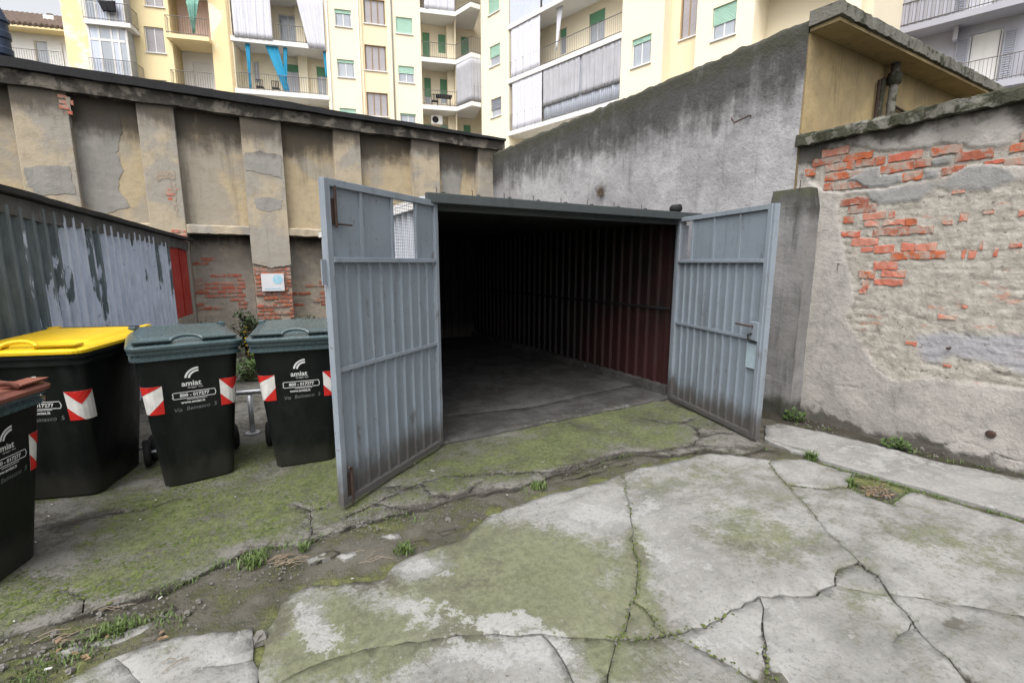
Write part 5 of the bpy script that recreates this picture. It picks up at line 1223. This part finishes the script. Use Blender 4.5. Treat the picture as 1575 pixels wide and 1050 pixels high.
def curtain(label, mat, pts_top, pts_bot, waves=8, amp=.02, nz=8, name='curtain', tie=None):
    """hanging cloth between a top edge (two 3-D points) and a bottom edge; tie = (height fraction, width fraction)"""
    t0, t1 = map(Vector, pts_top); b0, b1 = map(Vector, pts_bot); n = waves * 6; d = (t1 - t0).normalized(); q = Vector((-d.y, d.x, 0)); vs = []
    for j in range(nz + 1):
        f = j / nz
        for i in range(n + 1):
            g_ = i / n
            if tie:
                wf = tie[1] + (1 - tie[1]) * min(1, abs(f - tie[0]) / max(tie[0], 1 - tie[0])) ** 1.2 if f <= tie[0] else tie[1] + (f - tie[0]) * .4; gg = .5 + (g_ - .5) * wf
            else: gg = g_
            p = t0.lerp(t1, gg).lerp(b0.lerp(b1, gg), f) + q * amp * (.5 + .5 * f) * (.6 * math.sin(g_ * waves * 6.283 + math.sin(f * 3 + i * .1) * .9) + .7 * math.sin(g_ * waves * 3.7 + 1.3 + f) + .5 * math.sin(g_ * waves * 9.1 + 2 * f))
            vs.append(p)
    m = MB().add(vs, [(j * (n + 1) + i, j * (n + 1) + i + 1, (j + 1) * (n + 1) + i + 1, (j + 1) * (n + 1) + i) for j in range(nz) for i in range(n)])
    o = m.build(name, MAT[mat], smooth=True, solid=.012); tag(o, label, 'curtain'); return o
ZTOP = 23.0
ap = empty('apartment_building', (9, 34, 0)); tag(ap, 'tall pale yellow apartment block with corner balconies and green shutters', 'building')
R = MAIN.rect
# --- main front, loggia slot E (u 358-501), stair strip (556-596), slot G (648-701)
sE0, sE1 = MAIN.px(358, 60)[0], MAIN.px(501, 74)[0]; sG0, sG1 = MAIN.px(648, 90)[0], MAIN.px(701, 95)[0]
z1 = MAIN.px(430, 67)[1]; z2 = MAIN.px(433, 145)[1]; fl_ = z1 - z2
LEV = [z1 + fl_ * k for k in (-4, -3, -2, -1, 0, 1, 2)]
sS0, sS1 = MAIN.px(557, 60)[0], MAIN.px(596, 60)[0]
H = []
for (u0, v0, u1, v1, sh_) in ((515, 15, 540, 41, .22), (519, 92, 545, 119, .18), (523, 167, 548, 195, .3), (609, 27, 634, 52, 1), (613, 102, 637, 127, .45), (616, 175, 640, 202, .1), (605, -48, 630, -22, .5)):
    H.append(win(MAIN, ap, R(u0, v0, u1, v1), sh_))
STR = (sS0, sS1, 1.0, ZTOP - 1, .1)
fwall(MAIN, ap, 'front_wall', MAT['bl_yellow'], sE0 - .25, sG1 + .02, 0, ZTOP, H + [STR, (sE0, sE1, 3.2, ZTOP - .6, 1.6), (sG0, sG1 + .1, 3.2, ZTOP - .6, 1.6)])
HS = []
for (u0, v0, u1, v1) in ((559, -2, 592, 36), (561, 69, 594, 108), (564, 142, 597, 178), (566, 214, 598, 250)):
    q = R(u0, v0, u1, v1); q = (max(q[0], sS0 + .08), min(q[1], sS1 - .08), q[2], q[3]); HS.append(win(MAIN, ap, q, 0, mull=2, fm='bl_brown', pm='bl_fpane', k=-.1, name='stair_window'))
fwall(MAIN, ap, 'stair_strip', MAT['bl_yellow_b'], sS0, sS1, 1.0, ZTOP - 1, HS, .15, -.1)
# loggia E
BE = MAIN.off(-1.6)
HE = []
for (u0, v0, u1, v1, sh_, sm, fm) in ((429, 23, 458, 66, 0, 'bl_green', 'bl_frame'), (390, 95, 399, 127, 0, 'bl_green', 'bl_frame'), (433, 99, 461, 143, .25, 'bl_dgreen', 'bl_frame'), (488, 103, 502, 150, .3, 'bl_dgreen', 'bl_frame'), (388, 148, 410, 190, 1, 'bl_dgreen', 'bl_frame'), (427, 150, 440, 190, 1, 'bl_dgreen', 'bl_frame')):
    HE.append(win(BE, ap, BE.rect(u0, v0, u1, v1), sh_, sm, 1, fm, 'curt_white' if u0 == 433 else 'bl_pane', sill=False, name='balcony_door'))
fwall(BE, ap, 'loggia_wall', MAT['bl_yellow'], sE0 - .1, sE1 + .1, 3.2, ZTOP - .6, HE, .2)
m = MB(); a, _ = BE.px(461, 120); b, _ = BE.px(475, 120); BE.box(m, a, b, 3.2, ZTOP - .6, 0, .35); m.build('pillar', MAT['bl_yellow'], ap)
for L_ in LEV:
    m = MB(); MAIN.box(m, sE0 - .12, sE1 + .05, L_ - .14, L_ + .14, -1.59, .06); m.build('balcony_slab', MAT['bl_white'], ap)
    rail([MAIN.W(sE0 + .05, L_ + .14, -.06), MAIN.W(sE1 - .05, L_ + .14, -.06)], ap, L_ + .14, 1.0)
def mcur(label, mat, fr, u0, u1, ub0, ub1, lev, top=None, k=-.15, bot=.15, **kw):
    a0 = fr.px(u0, 60)[0]; a1 = fr.px(u1, 60)[0]; c0 = fr.px(ub0, 60)[0]; c1 = fr.px(ub1, 60)[0]; zt_ = lev + fl_ - .16
    return curtain(label, mat, (fr.W(a0, zt_, k), fr.W(a1, zt_, k)), (fr.W(c0, lev + bot, k), fr.W(c1, lev + bot, k)), **kw)
mcur('wide white curtain on the upper loggia, left half', 'curt_white', MAIN, 361, 420, 361, 420, z1, waves=10, k=.09, bot=.1)
mcur('white curtain drawn aside on the upper loggia, right end', 'curt_white', MAIN, 459, 500, 474, 500, z1, waves=6, k=.10, bot=-.1)
mcur('narrow blue curtain tied at the left end of the loggia', 'curt_blue', MAIN, 375, 383, 374, 382, z2, waves=3, amp=.04, bot=.2, tie=(.75, .5))
mcur('broad blue curtain gathered to a knot in mid loggia', 'curt_blue', MAIN, 406, 426, 432, 440, z2, waves=4, amp=.05, bot=.1)
mcur('slim blue curtain hanging right of the broad blue one', 'curt_blue', MAIN, 434, 440, 431, 436, z2, waves=3, amp=.04, bot=.6)
mcur('short blue curtain at the right end of the loggia', 'curt_blue', MAIN, 495, 501, 497, 501, z2, waves=3, amp=.03, bot=1.3)
def chair(label, fr, u, lev, k=-.8, s_=1.0, cat='chair', name='balcony_chair'):
    a = fr.px(u, 100)[0]; t = empty(name, fr.W(a, lev, k)); tag(t, label, cat)
    m = MB(); fr.box(m, a - .22, a + .22, lev + .40, lev + .44, k - .2, k + .2); m.build('seat', MAT['dark_cloth'], t)
    m = MB()
    for i in range(5): fr.box(m, a - .22 + .1 * i, a - .18 + .1 * i, lev + .44, lev + .8, k + .16, k + .2)
    fr.box(m, a - .22, a + .22, lev + .8, lev + .84, k + .16, k + .2); m.build('backrest', MAT['dark_cloth'], t)
    for x in (-.2, .18):
        for y_ in (-.2, .18): m = MB(); fr.box(m, a + x, a + x + .03, lev, lev + .40, k + y_, k + y_ + .03); m.build('leg', MAT['dark_cloth'], t)
chair('dark slatted chair, left of two on the blue-curtained loggia', MAIN, 393, z2 + .14); chair('dark slatted chair, right of two on the blue-curtained loggia', MAIN, 418, z2 + .14)
for (fr_, u, z0_, z1_, mt) in ((MAIN, 553, 2, ZTOP - .5, 'bl_yellow'), (MAIN, 604, 2, ZTOP - .5, 'bl_rail'), (MAIN, 506, 2, ZTOP - .5, 'bl_white')):
    a = fr_.px(u, 80)[0]; MB().tube([fr_.W(a, z0_, .07), fr_.W(a, z1_, .07)], .045, 8).build('drainpipe', MAT[mt], ap, smooth=True)
# --- corner balconies G
B2 = Vector(WING.o + WING.d * WING.px(740, 90)[0]); A2 = MAIN.o + MAIN.d * sG1; S2 = MAIN.o + MAIN.d * sG0
C2 = A2 + WING.d * 1.75
kB = (B2 - MAIN.o).dot(MAIN.n); BK = B2 - MAIN.n * (kB + 1.59); SK = S2 - MAIN.n * 1.59
zg = MAIN.px(650, 91)[1]; zg2 = MAIN.px(651, 164)[1]; LG = [zg + (zg - zg2) * k for k in (-3, -2, -1, 0, 1, 2)]
HG = []
for (u0, v0, u1, v1, sh_, sm) in ((650, 50, 661, 88, 1, 'bl_dgreen'), (674, 53, 685, 82, 1, 'bl_dgreen'), (709, 57, 721, 86, 1, 'bl_dgreen'), (653, 120, 663, 160, .7, 'bl_dgreen'), (677, 122, 688, 160, .6, 'bl_dgreen'), (713, 192, 724, 215, 1, 'bl_dgreen'), (655, 190, 664, 215, .2, 'bl_green'), (678, 192, 689, 215, .2, 'bl_green')):
    HG.append(win(BE, ap, BE.rect(u0, v0, u1, v1), sh_, sm, 0, sill=False, name='balcony_door'))
sBk = (BK - BE.o).dot(BE.d)
fwall(BE, ap, 'corner_wall', MAT['bl_yellow'], sG0 - .1, sBk + 3, 3.2, ZTOP - .6, HG, .2)
m = MB(); a, _ = BE.px(687, 120); b, _ = BE.px(697, 120); BE.box(m, a, b, 3.2, ZTOP - .6, 0, .5); m.build('pillar', MAT['bl_yellow'], ap)
for L_ in LG:
    m = MB().prism([tuple(p) for p in (S2 - MAIN.d * .02, A2 + MAIN.n * .05, C2, B2 + WING.n * .04, BK, SK)], L_ - .14, L_ + .14); m.build('balcony_slab', MAT['bl_white'], ap)
    rail([(p.x, p.y, 0) for p in (S2 - MAIN.n * .05, A2 - MAIN.n * .05, C2 - WING.n * .06, B2 - WING.n * .06)], ap, L_ + .14)
zf = LG[2]; V3 = lambda p, z_: Vector((p.x, p.y, z_))
curtain('long grey sheer curtain round the corner balcony', 'curt_grey', (V3(A2, zf + 2.9), V3(C2, zf + 2.9)), (V3(A2, zf + .2), V3(C2, zf + .2)), waves=9)
curtain('grey sheer curtain on the short return of the corner balcony', 'curt_grey', (V3(C2, zf + 2.9), V3(B2, zf + 2.9)), (V3(C2, zf + .2), V3(B2, zf + .2)), waves=5)
zf = LG[4]
curtain('white curtain on the topmost corner balcony', 'curt_white', (V3(S2 + MAIN.d * .3, zf + 2.9), V3(A2, zf + 2.9)), (V3(S2 + MAIN.d * .3, zf + .1), V3(A2, zf + .1)), waves=8)
def table(label, fr, u, lev, k, w_=.55):
    a = fr.px(u, 150)[0]; t = empty('balcony_table', fr.W(a, lev, k)); tag(t, label, 'table')
    m = MB(); fr.box(m, a - w_, a + w_, lev + .72, lev + .84, k - .3, k + .3); m.build('table_top', MAT['dark_cloth'], t)
    for x in (-w_ + .1, w_ - .14): m = MB(); fr.box(m, a + x, a + x + .05, lev, lev + .72, k - .03, k + .03); m.build('leg', MAT['dark_cloth'], t)
table('dark table on the middle corner balcony', MAIN, 684, LG[2] + .14, -.5); chair('small dark chair beside the table on the corner balcony', MAIN, 668, LG[2] + .14, -.5)
a, z_ = MAIN.px(673, 181); t = empty('air_conditioner', MAIN.W(a, z_ - .3, -.6)); tag(t, 'white air conditioner hung under the corner balcony', 'air conditioner')
m = MB(); MAIN.box(m, a - .4, a + .4, z_ - .28, z_ + .28, -.8, -.5); m.build('case', MAT['bl_white'], t)
m = MB()
c = MAIN.W(a - .1, z_, -.49)
m.add([c] + [c + (MAIN.D3 * math.cos(q * .3927) + MAIN.Z * math.sin(q * .3927)) * .22 for q in range(16)] + [c - MAIN.N3 * .02 + (MAIN.D3 * math.cos(q * .3927) + MAIN.Z * math.sin(q * .3927)) * .24 for q in range(16)], [(0, 1 + q, 1 + (q + 1) % 16) for q in range(16)] + [(1 + q, 17 + q, 17 + (q + 1) % 16, 1 + (q + 1) % 16) for q in range(16)]); m.build('fan_grille', MAT['black_rubber'], t)
# --- wing
WR = WING.rect
sB = WING.px(740, 90)[0]; sI0, sI1 = WING.px(783, 126)[0], WING.px(956, 60)[0]; sK0, sK1 = WING.px(1021, 40)[0], WING.px(1071, 40)[0]; sM0 = WING.px(1160, 20)[0]; sM1 = sM0 + 3.2
HW = []
for (u0, v0, u1, v1, sh_, sm) in ((753, 69, 769, 101, .55, 'bl_green'), (755, 151, 771, 179, .6, 'bl_grey'), (751, -8, 768, 20, .9, 'bl_green'), (972, 57, 1001, 100, .2, 'bl_green'), (1096, 7, 1132, 57, .55, 'bl_green'), (972, -55, 1001, -14, .5, 'bl_green')):
    HW.append(win(WING, ap, WR(u0, v0, u1, v1), sh_, sm, 1 if u0 > 800 else 0))
fwall(WING, ap, 'wing_wall', MAT['bl_yellow'], sB, sM1 + .6, 0, ZTOP, HW + [(sI0, sI1, 2.5, ZTOP - .6, 1.5), (sK0, sK1, .5, ZTOP - .6, .7), (sM0, sM1, 2.5, ZTOP - .6, 1.5)])
m = MB(); WING.box(m, sB + .0, sB + .3, 0, ZTOP, -6, -.002); m.build('end_wall', MAT['bl_yellow'], ap)
BK_ = WING.off(-.7); q = BK_.rect(1047, -20, 1073, 57); q = (q[0], min(q[1], sK1 - .1), q[2], q[3]); win(BK_, ap, q, 0, mull=1, fm='bl_brown', pm='bl_fpane', name='stair_window')
fwall(BK_, ap, 'stair_strip', MAT['bl_yellow_b'], sK0 - .1, sK1 + .1, .5, ZTOP - .6, [q])
BI = WING.off(-1.5); HI = []
for (u0, v0, u1, v1, sh_, mu) in ((906, 17, 930, 72, .3, 1), (861, 44, 871, 84, .3, 0)):
    HI.append(win(BI, ap, BI.rect(u0, v0, u1, v1), sh_, 'bl_dgreen', mu, sill=False, name='balcony_door'))
fwall(BI, ap, 'loggia_wall', MAT['bl_yellow'], sI0 - .1, sI1 + .1, 2.5, ZTOP - .6, HI)
fwall(BI, ap, 'loggia_wall', MAT['bl_yellow'], sM0 - .1, sM1 + .1, 2.5, ZTOP - .6, [])
zi1 = WING.px(783, 126)[1]; zi2 = WING.px(784, 206)[1]; LI = [zi1 + (zi1 - zi2) * k for k in (-3, -2, -1, 0, 1, 2)]; fw_ = zi1 - zi2
for L_ in LI:
    m = MB(); WING.box(m, sI0 - .08, sI1 + .02, L_ - .13, L_ + .13, -1.49, .06); m.build('balcony_slab', MAT['bl_white'], ap)
    rail([WING.W(sI0 + .05, 0, -.05), WING.W(sI1 - .05, 0, -.05)], ap, L_ + .13)
    m = MB(); WING.box(m, sM0 + .01, sM1 - .01, L_ - .13, L_ + .13, -1.49, .06); m.build('balcony_slab', MAT['bl_white'], ap)
def wcur(label, mat, u0, v0, u1, v1, lev, k=-.03, waves=8, bot=.14, topk=0.0, **kw):
    a0 = WING.px(u0, v0)[0]; a1 = WING.px(u1, v1)[0]; zt_ = lev + fw_ - .12
    return curtain(label, mat, (WING.W(a0, zt_, k), WING.W(a1, zt_, k)), (WING.W(a0, lev + bot, k), WING.W(a1, lev + bot, k)), waves=waves, **kw)
wcur('white curtain at the left of the open wing loggia', 'curt_white', 785, 90, 830, 70, LI[3])
wcur('white curtain at the left of the lower wing loggia', 'curt_white', 787, 160, 833, 140, LI[2])
wcur('grey sheer curtain, left half of the lower wing loggia', 'curt_grey', 834, 140, 891, 120, LI[2], waves=12, amp=.03, bot=1.0)
wcur('grey sheer curtain, right half of the lower wing loggia', 'curt_grey', 893, 120, 954, 90, LI[2], waves=10, amp=.03, bot=1.0)
wcur('pale lower balcony screen under the grey curtains', 'glass_blue', 834, 150, 954, 110, LI[2], waves=14, amp=.02, k=-.12, bot=.14, nz=4)
wcur('pale bluish curtain on the balcony at the far end of the wing', 'glass_blue', 1163, 20, 1260, 10, LI[3], waves=8, amp=.02)
wcur('pale bluish curtain on the upper balcony at the far end of the wing', 'glass_blue', 1163, 20, 1260, 10, LI[4], waves=8, amp=.02)
a0 = WING.px(851, 40)[0]; a1 = WING.px(860, 40)[0]
curtain('thin white cloth hanging loose on the open wing loggia', 'curt_white', (WING.W(a0, LI[3] + fw_ - .15, -.3), WING.W(a1, LI[3] + fw_ - .15, -.3)), (WING.W(a0 - .1, LI[3] + .8, -.3), WING.W(a0 + .05, LI[3] + .8, -.3)), waves=2, amp=.02)
for k_ in range(3):      # glazed screen above
    a0 = sI0 + .1 + (sI1 - sI0) * .33 * k_; m = MB(); WING.box(m, a0, a0 + (sI1 - sI0) * .31, LI[4] + .15, LI[5] - .15, .0, .03); m.build('glazing', MAT['glass_blue'], ap)
# solid cores behind the fronts
m = MB(); MAIN.box(m, sE0 - .25, sG1 + 4, 0, ZTOP - .3, -9, -1.85); m.build('core', MAT['bl_yellow'], ap)
m = MB(); WING.box(m, sB + .35, sM1 + .6, 0, ZTOP - .3, -9, -1.75); m.build('core', MAT['bl_yellow'], ap)
m = MB(); MAIN.box(m, sE0 - .6, sG1 + 4, ZTOP, ZTOP + .3, -9, .5); WING.box(m, sB - .3, sM1 + .9, ZTOP + .002, ZTOP + .302, -9, .5); m.build('roof', MAT['bl_white'], ap)

# ---------------------------------------------------------------- older yellow block to the left
old = empty('apartment_building', (-4, 38.5, 0)); tag(old, 'older ochre apartment block with patchy plaster and glazed verandas', 'building')
s0, s1 = MAIN.px(97, 40)[0], MAIN.px(357, 60)[0]; sv0, sv1 = MAIN.px(146, 40)[0], MAIN.px(206, 60)[0]; sc0, sc1 = MAIN.px(264, 60)[0], MAIN.px(325, 60)[0]
HO = [win(MAIN, old, R(u0, v0, u1, v1), 0, pm='bl_fpane') for (u0, v0, u1, v1) in ((223, 42, 253, 81), (221, -28, 250, 10), (230, 123, 258, 160))]
smid = MAIN.px(210, 40)[0]
fwall(MAIN, old, 'patchy_wall', MAT['bl_peel'], s0, sv0 + .1, 0, ZTOP - 2, [])
fwall(MAIN, old, 'front_wall', MAT['bl_old'], sv0 + .1, sc1, 0, ZTOP - 2, HO + [(sc0, sc1 - .01, 3, ZTOP - 3, 1.4)])
fwall(MAIN, old, 'patchy_wall', MAT['bl_peel'], sc1, s1 + .0, 0, ZTOP - 2, [])
m = MB(); MAIN.box(m, s0, s1 + .1, 0, ZTOP - 2.1, -9, -1.9); m.build('core', MAT['bl_old'], old)
m = MB(); MAIN.box(m, s0 + .01, sc0, 0, ZTOP - 2.1, -1.8, -.25); m.build('core', MAT['bl_old'], old)
BO = MAIN.off(-1.4); HO2 = [win(BO, old, BO.rect(298, 97, 324, 140), 1, 'bl_white', 0, sill=False, name='balcony_door')]
fwall(BO, old, 'balcony_wall', MAT['bl_white'], sc0 - .05, sc1 + .05, 3, z2 + 2.6, HO2)
fwall(BO, old, 'balcony_wall', MAT['pink'], sc0 - .05, sc1 + .05, z2 + 2.6, ZTOP - 3, [])
zc_ = MAIN.px(290, 62)[1]
for k_ in (-3, -2, -1, 0, 1):
    L_ = zc_ + k_ * 3.05; m = MB(); MAIN.box(m, sc0 - .15, sc1 + .02, L_ - .14, L_ + .1, -1.39, .5); m.build('balcony_slab', MAT['bl_old'] if k_ == 0 else MAT['bl_white'], old)
    rail([MAIN.W(sc0 - .1, 0, -.01), MAIN.W(sc0 - .1, 0, .45), MAIN.W(sc1 - .03, 0, .45)], old, L_ + .1)
zv = MAIN.px(175, 49)[1]
for k_ in (-3, -2, -1, 0, 1):      # glazed verandas
    L_ = zv + k_ * 3.05; m = MB(); MAIN.box(m, sv0, sv1 + .35, L_ - .12, L_ + .12, .002, 1.1); m.build('veranda_slab', MAT['bl_white'], old)
    W_ = sv1 - sv0
    fm_ = MB()
    for x in (0, .27, .60, .78, 1.0): MAIN.box(fm_, sv0 + W_ * x * .97, sv0 + W_ * x * .97 + .10, L_ + .12, L_ + 2.93, .84, .90)
    MAIN.box(fm_, sv0 + .1, sv1 - .1, L_ + 2.15, L_ + 2.28, .845, .895); MAIN.box(fm_, sv0 + .1, sv1 - .1, L_ + 2.84, L_ + 2.93, .845, .895); MAIN.box(fm_, sv0 + .1, sv1 - .1, L_ + .12, L_ + .2, .845, .895)
    f_ = fm_.build('veranda_frame', MAT['bl_white'], old)
    xs_ = [0, .27, .60, .78, 1.0]
    for i in range(4):
        m = MB(); MAIN.box(m, sv0 + W_ * xs_[i] * .97 + .11, sv0 + W_ * xs_[i + 1] * .97 - .01, L_ + .21, L_ + 2.83, .855, .875); m.build('pane', MAT['glass_blue'] if (i + k_) % 2 else MAT['bl_pane'], f_)
    m = MB(); MAIN.box(m, sv1 - .02, sv1 + .02, L_ + .12, L_ + 2.93, .02, .83); m.build('veranda_side', MAT['bl_pane'], old)
    rail([MAIN.W(sv0 - .03, 0, 1.05), MAIN.W(sv1 + .3, 0, 1.05), MAIN.W(sv1 + .3, 0, .02)], old, L_ + .12)
a0, a1 = MAIN.px(167, 25)[0], MAIN.px(194, 25)[0]; q = zv + .12 + 1.0
curtain('black laundry hanging over the veranda railing', 'dark_cloth', (MAIN.W(a0, q + .05, 1.1), MAIN.W(a1, q + .1, 1.1)), (MAIN.W(a0 + .25, q - .55, 1.13), MAIN.W(a1, q - .5, 1.13)), 3, .04, 6, 'laundry')['category'] = 'laundry'
a0, a1 = MAIN.px(291, 30)[0], MAIN.px(311, 30)[0]
curtain('greenish cloth draped on the ochre block balcony', 'teal_cloth', (MAIN.W(a0, zc_ + 2.1, .3), MAIN.W(a1, zc_ + 2.2, .3)), (MAIN.W(a0 + .2, zc_ + .3, .3), MAIN.W(a1 - .4, zc_ + .3, .3)), 4, .06, 6, 'cloth')['category'] = 'cloth'
m = MB(); MAIN.box(m, sc1 - .05, s1, ZTOP - 2, ZTOP - 1.8, -9, .3); MAIN.box(m, s0 - .2, sc1 - .06, ZTOP - 2, ZTOP - 1.8, -9, .3); m.build('roof', MAT['roof_tile'], old)

# ---------------------------------------------------------------- low house with tiled roof, far left
HF = Fr((-14, 46), (.961, -.276)); ho = empty('house', (-13, 46, 0)); tag(ho, 'low white house with tiled roof and chimney, far left', 'house')
a0, a1 = HF.px(-60, 70)[0], HF.px(108, 70)[0]; _, ze = HF.px(55, 47); _, zr = HF.px(55, 31)
Hh = [win(HF, ho, HF.rect(55, 65, 98, 112), 0, mull=1, name='balcony_door', sill=False)]
fwall(HF, ho, 'wall', MAT['bl_white'], a0, a1, 0, ze + .3, Hh, .2)
m = MB(); HF.box(m, a0 + .1, a1 - .1, 0, ze, -7, -.3); m.build('core', MAT['bl_white'], ho)
m = MB(); n = 90; vs = []
for i in range(n + 1):
    x = a0 - .3 + (a1 - a0 + .6) * i / n; w_ = .07 * math.sin(i * 1.57)
    vs += [HF.W(x, ze + w_, .9), HF.W(x, ze + 2.2 + w_, -3.2)]
m.add(vs, [(2 * i, 2 * i + 2, 2 * i + 3, 2 * i + 1) for i in range(n)]); rf_ = m.build('roof', MAT['roof_tile'], ho, solid=.12)
m = MB(); HF.box(m, a0 - .3, a1 + .3, ze - .2, ze - .08, -.0, .85); m.build('eaves', MAT['bl_old'], ho)
c0, c1, cz0, cz1 = HF.rect(47, 9, 64, 32); m = MB(); HF.box(m, c0, c1, cz0 - .5, cz1, -1.9, -1.2); m.build('chimney', MAT['bl_white'], rf_)
m = MB(); HF.box(m, c0 + .15, c1 - .15, cz1 + .002, cz1 + .16, -1.75, -1.35); m.build('chimney_pot', MAT['roof_tile'], rf_)
s_ = HF.rect(76, 65, 98, 112); m = MB()
for i in range(22): zz_ = s_[2] + (s_[3] - s_[2]) * i / 22; m.add([HF.W(s_[0], zz_, .06), HF.W(s_[1], zz_, .06), HF.W(s_[1], zz_ + .12, .03), HF.W(s_[0], zz_ + .12, .03)], [(0, 1, 2, 3)])
m.build('louvred_shutter', MAT['bl_frame'], ho, solid=.015)
rail([HF.W(a0, 0, .9), HF.W(a1, 0, .9)], ho, HF.px(60, 110)[1], 1.0)

# ---------------------------------------------------------------- lavender building at right
lv = empty('apartment_building', (29, 10, 0)); tag(lv, 'lavender grey apartment block with slatted shutters at top right', 'building')
LR = LAV.rect
la0, la1 = LAV.px(1255, 20)[0], LAV.px(1700, 60)[0] + 4
HL = [win(LAV, lv, LR(1487, 50, 1537, 135), 0, mull=1, pm='bl_white', name='balcony_door', sill=False), win(LAV, lv, LR(1311, -40, 1352, 45), 0, mull=1, pm='curt_white', name='balcony_door', sill=False), win(LAV, lv, LR(1490, -55, 1535, 20), 0, mull=1, pm='curt_white', name='balcony_door', sill=False)]
fwall(LAV, lv, 'wall', MAT['bl_lav'], la0, la1, 0, 22, HL)
m = MB(); LAV.box(m, la0, la1, 0, 21.9, -8, -.3); m.build('core', MAT['bl_lav'], lv)
def shutter(u0, v0, u1, v1):
    s_ = LR(u0, v0, u1, v1); m = MB(); f = .06
    LAV.box(m, s_[0], s_[0] + f, s_[2], s_[3], .04, .08); LAV.box(m, s_[1] - f, s_[1], s_[2], s_[3], .04, .08); LAV.box(m, s_[0] + f, s_[1] - f, s_[2], s_[2] + f, .04, .08); LAV.box(m, s_[0] + f, s_[1] - f, s_[3] - f, s_[3], .04, .08)
    o = m.build('shutter', MAT['bl_grey'], lv); n = int((s_[3] - s_[2] - 2 * f) / .09)
    for i in range(n):
        z_ = s_[2] + f + (s_[3] - s_[2] - 2 * f) * i / n; m = MB().add([LAV.W(s_[0] + f, z_, .075), LAV.W(s_[1] - f, z_, .075), LAV.W(s_[1] - f, z_ + .08, .045), LAV.W(s_[0] + f, z_ + .08, .045)], [(0, 1, 2, 3)]); m.build('slat', MAT['bl_grey'], o, solid=.012)
shutter(1539, 48, 1560, 132); shutter(1466, 62, 1486, 140); shutter(1472, -50, 1488, 22)
sl0 = LAV.off(1.2).px(1378, 50)[0]; sl1 = LAV.off(1.2).px(1585, 0)[0]; zl = LAV.off(1.2).px(1450, 31)[1]
for zz_, b in ((zl, 0), (zl - 3.1, 1), (zl + 3.1, 0)):
    m = MB(); LAV.box(m, sl0 - 6, sl1 + .3, zz_ - .13, zz_ + .13, .002, 1.2); m.build('balcony_slab', MAT['bl_lav'], lv)
    rail([LAV.W(sl0 - 6, 0, 1.15), LAV.W(sl1 + .2, 0, 1.15), LAV.W(sl1 + .2, 0, .02)], lv, zz_ + .13)
m = MB(); a, _ = LAV.off(1.2).px(1352, 10); b, _ = LAV.off(1.2).px(1468, 10); n = 40; vs = []
for i in range(n + 1):
    x = a + (b - a) * i / n; k_ = 1.10 + (.03 if (i // 2) % 2 else 0); vs += [LAV.W(x, zl + .15, k_), LAV.W(x, zl + 2.2, k_)]
m.add(vs, [(2 * i, 2 * i + 2, 2 * i + 3, 2 * i + 1) for i in range(n)]); m.build('balcony_screen', MAT['bl_lav'], lv, solid=.02)
a, _ = LAV.px(1471, 50); m = MB(); LAV.box(m, a - .08, a + .08, zl - .7, zl - .131, .003, .5); m.build('bracket', MAT['bl_lav'], lv)
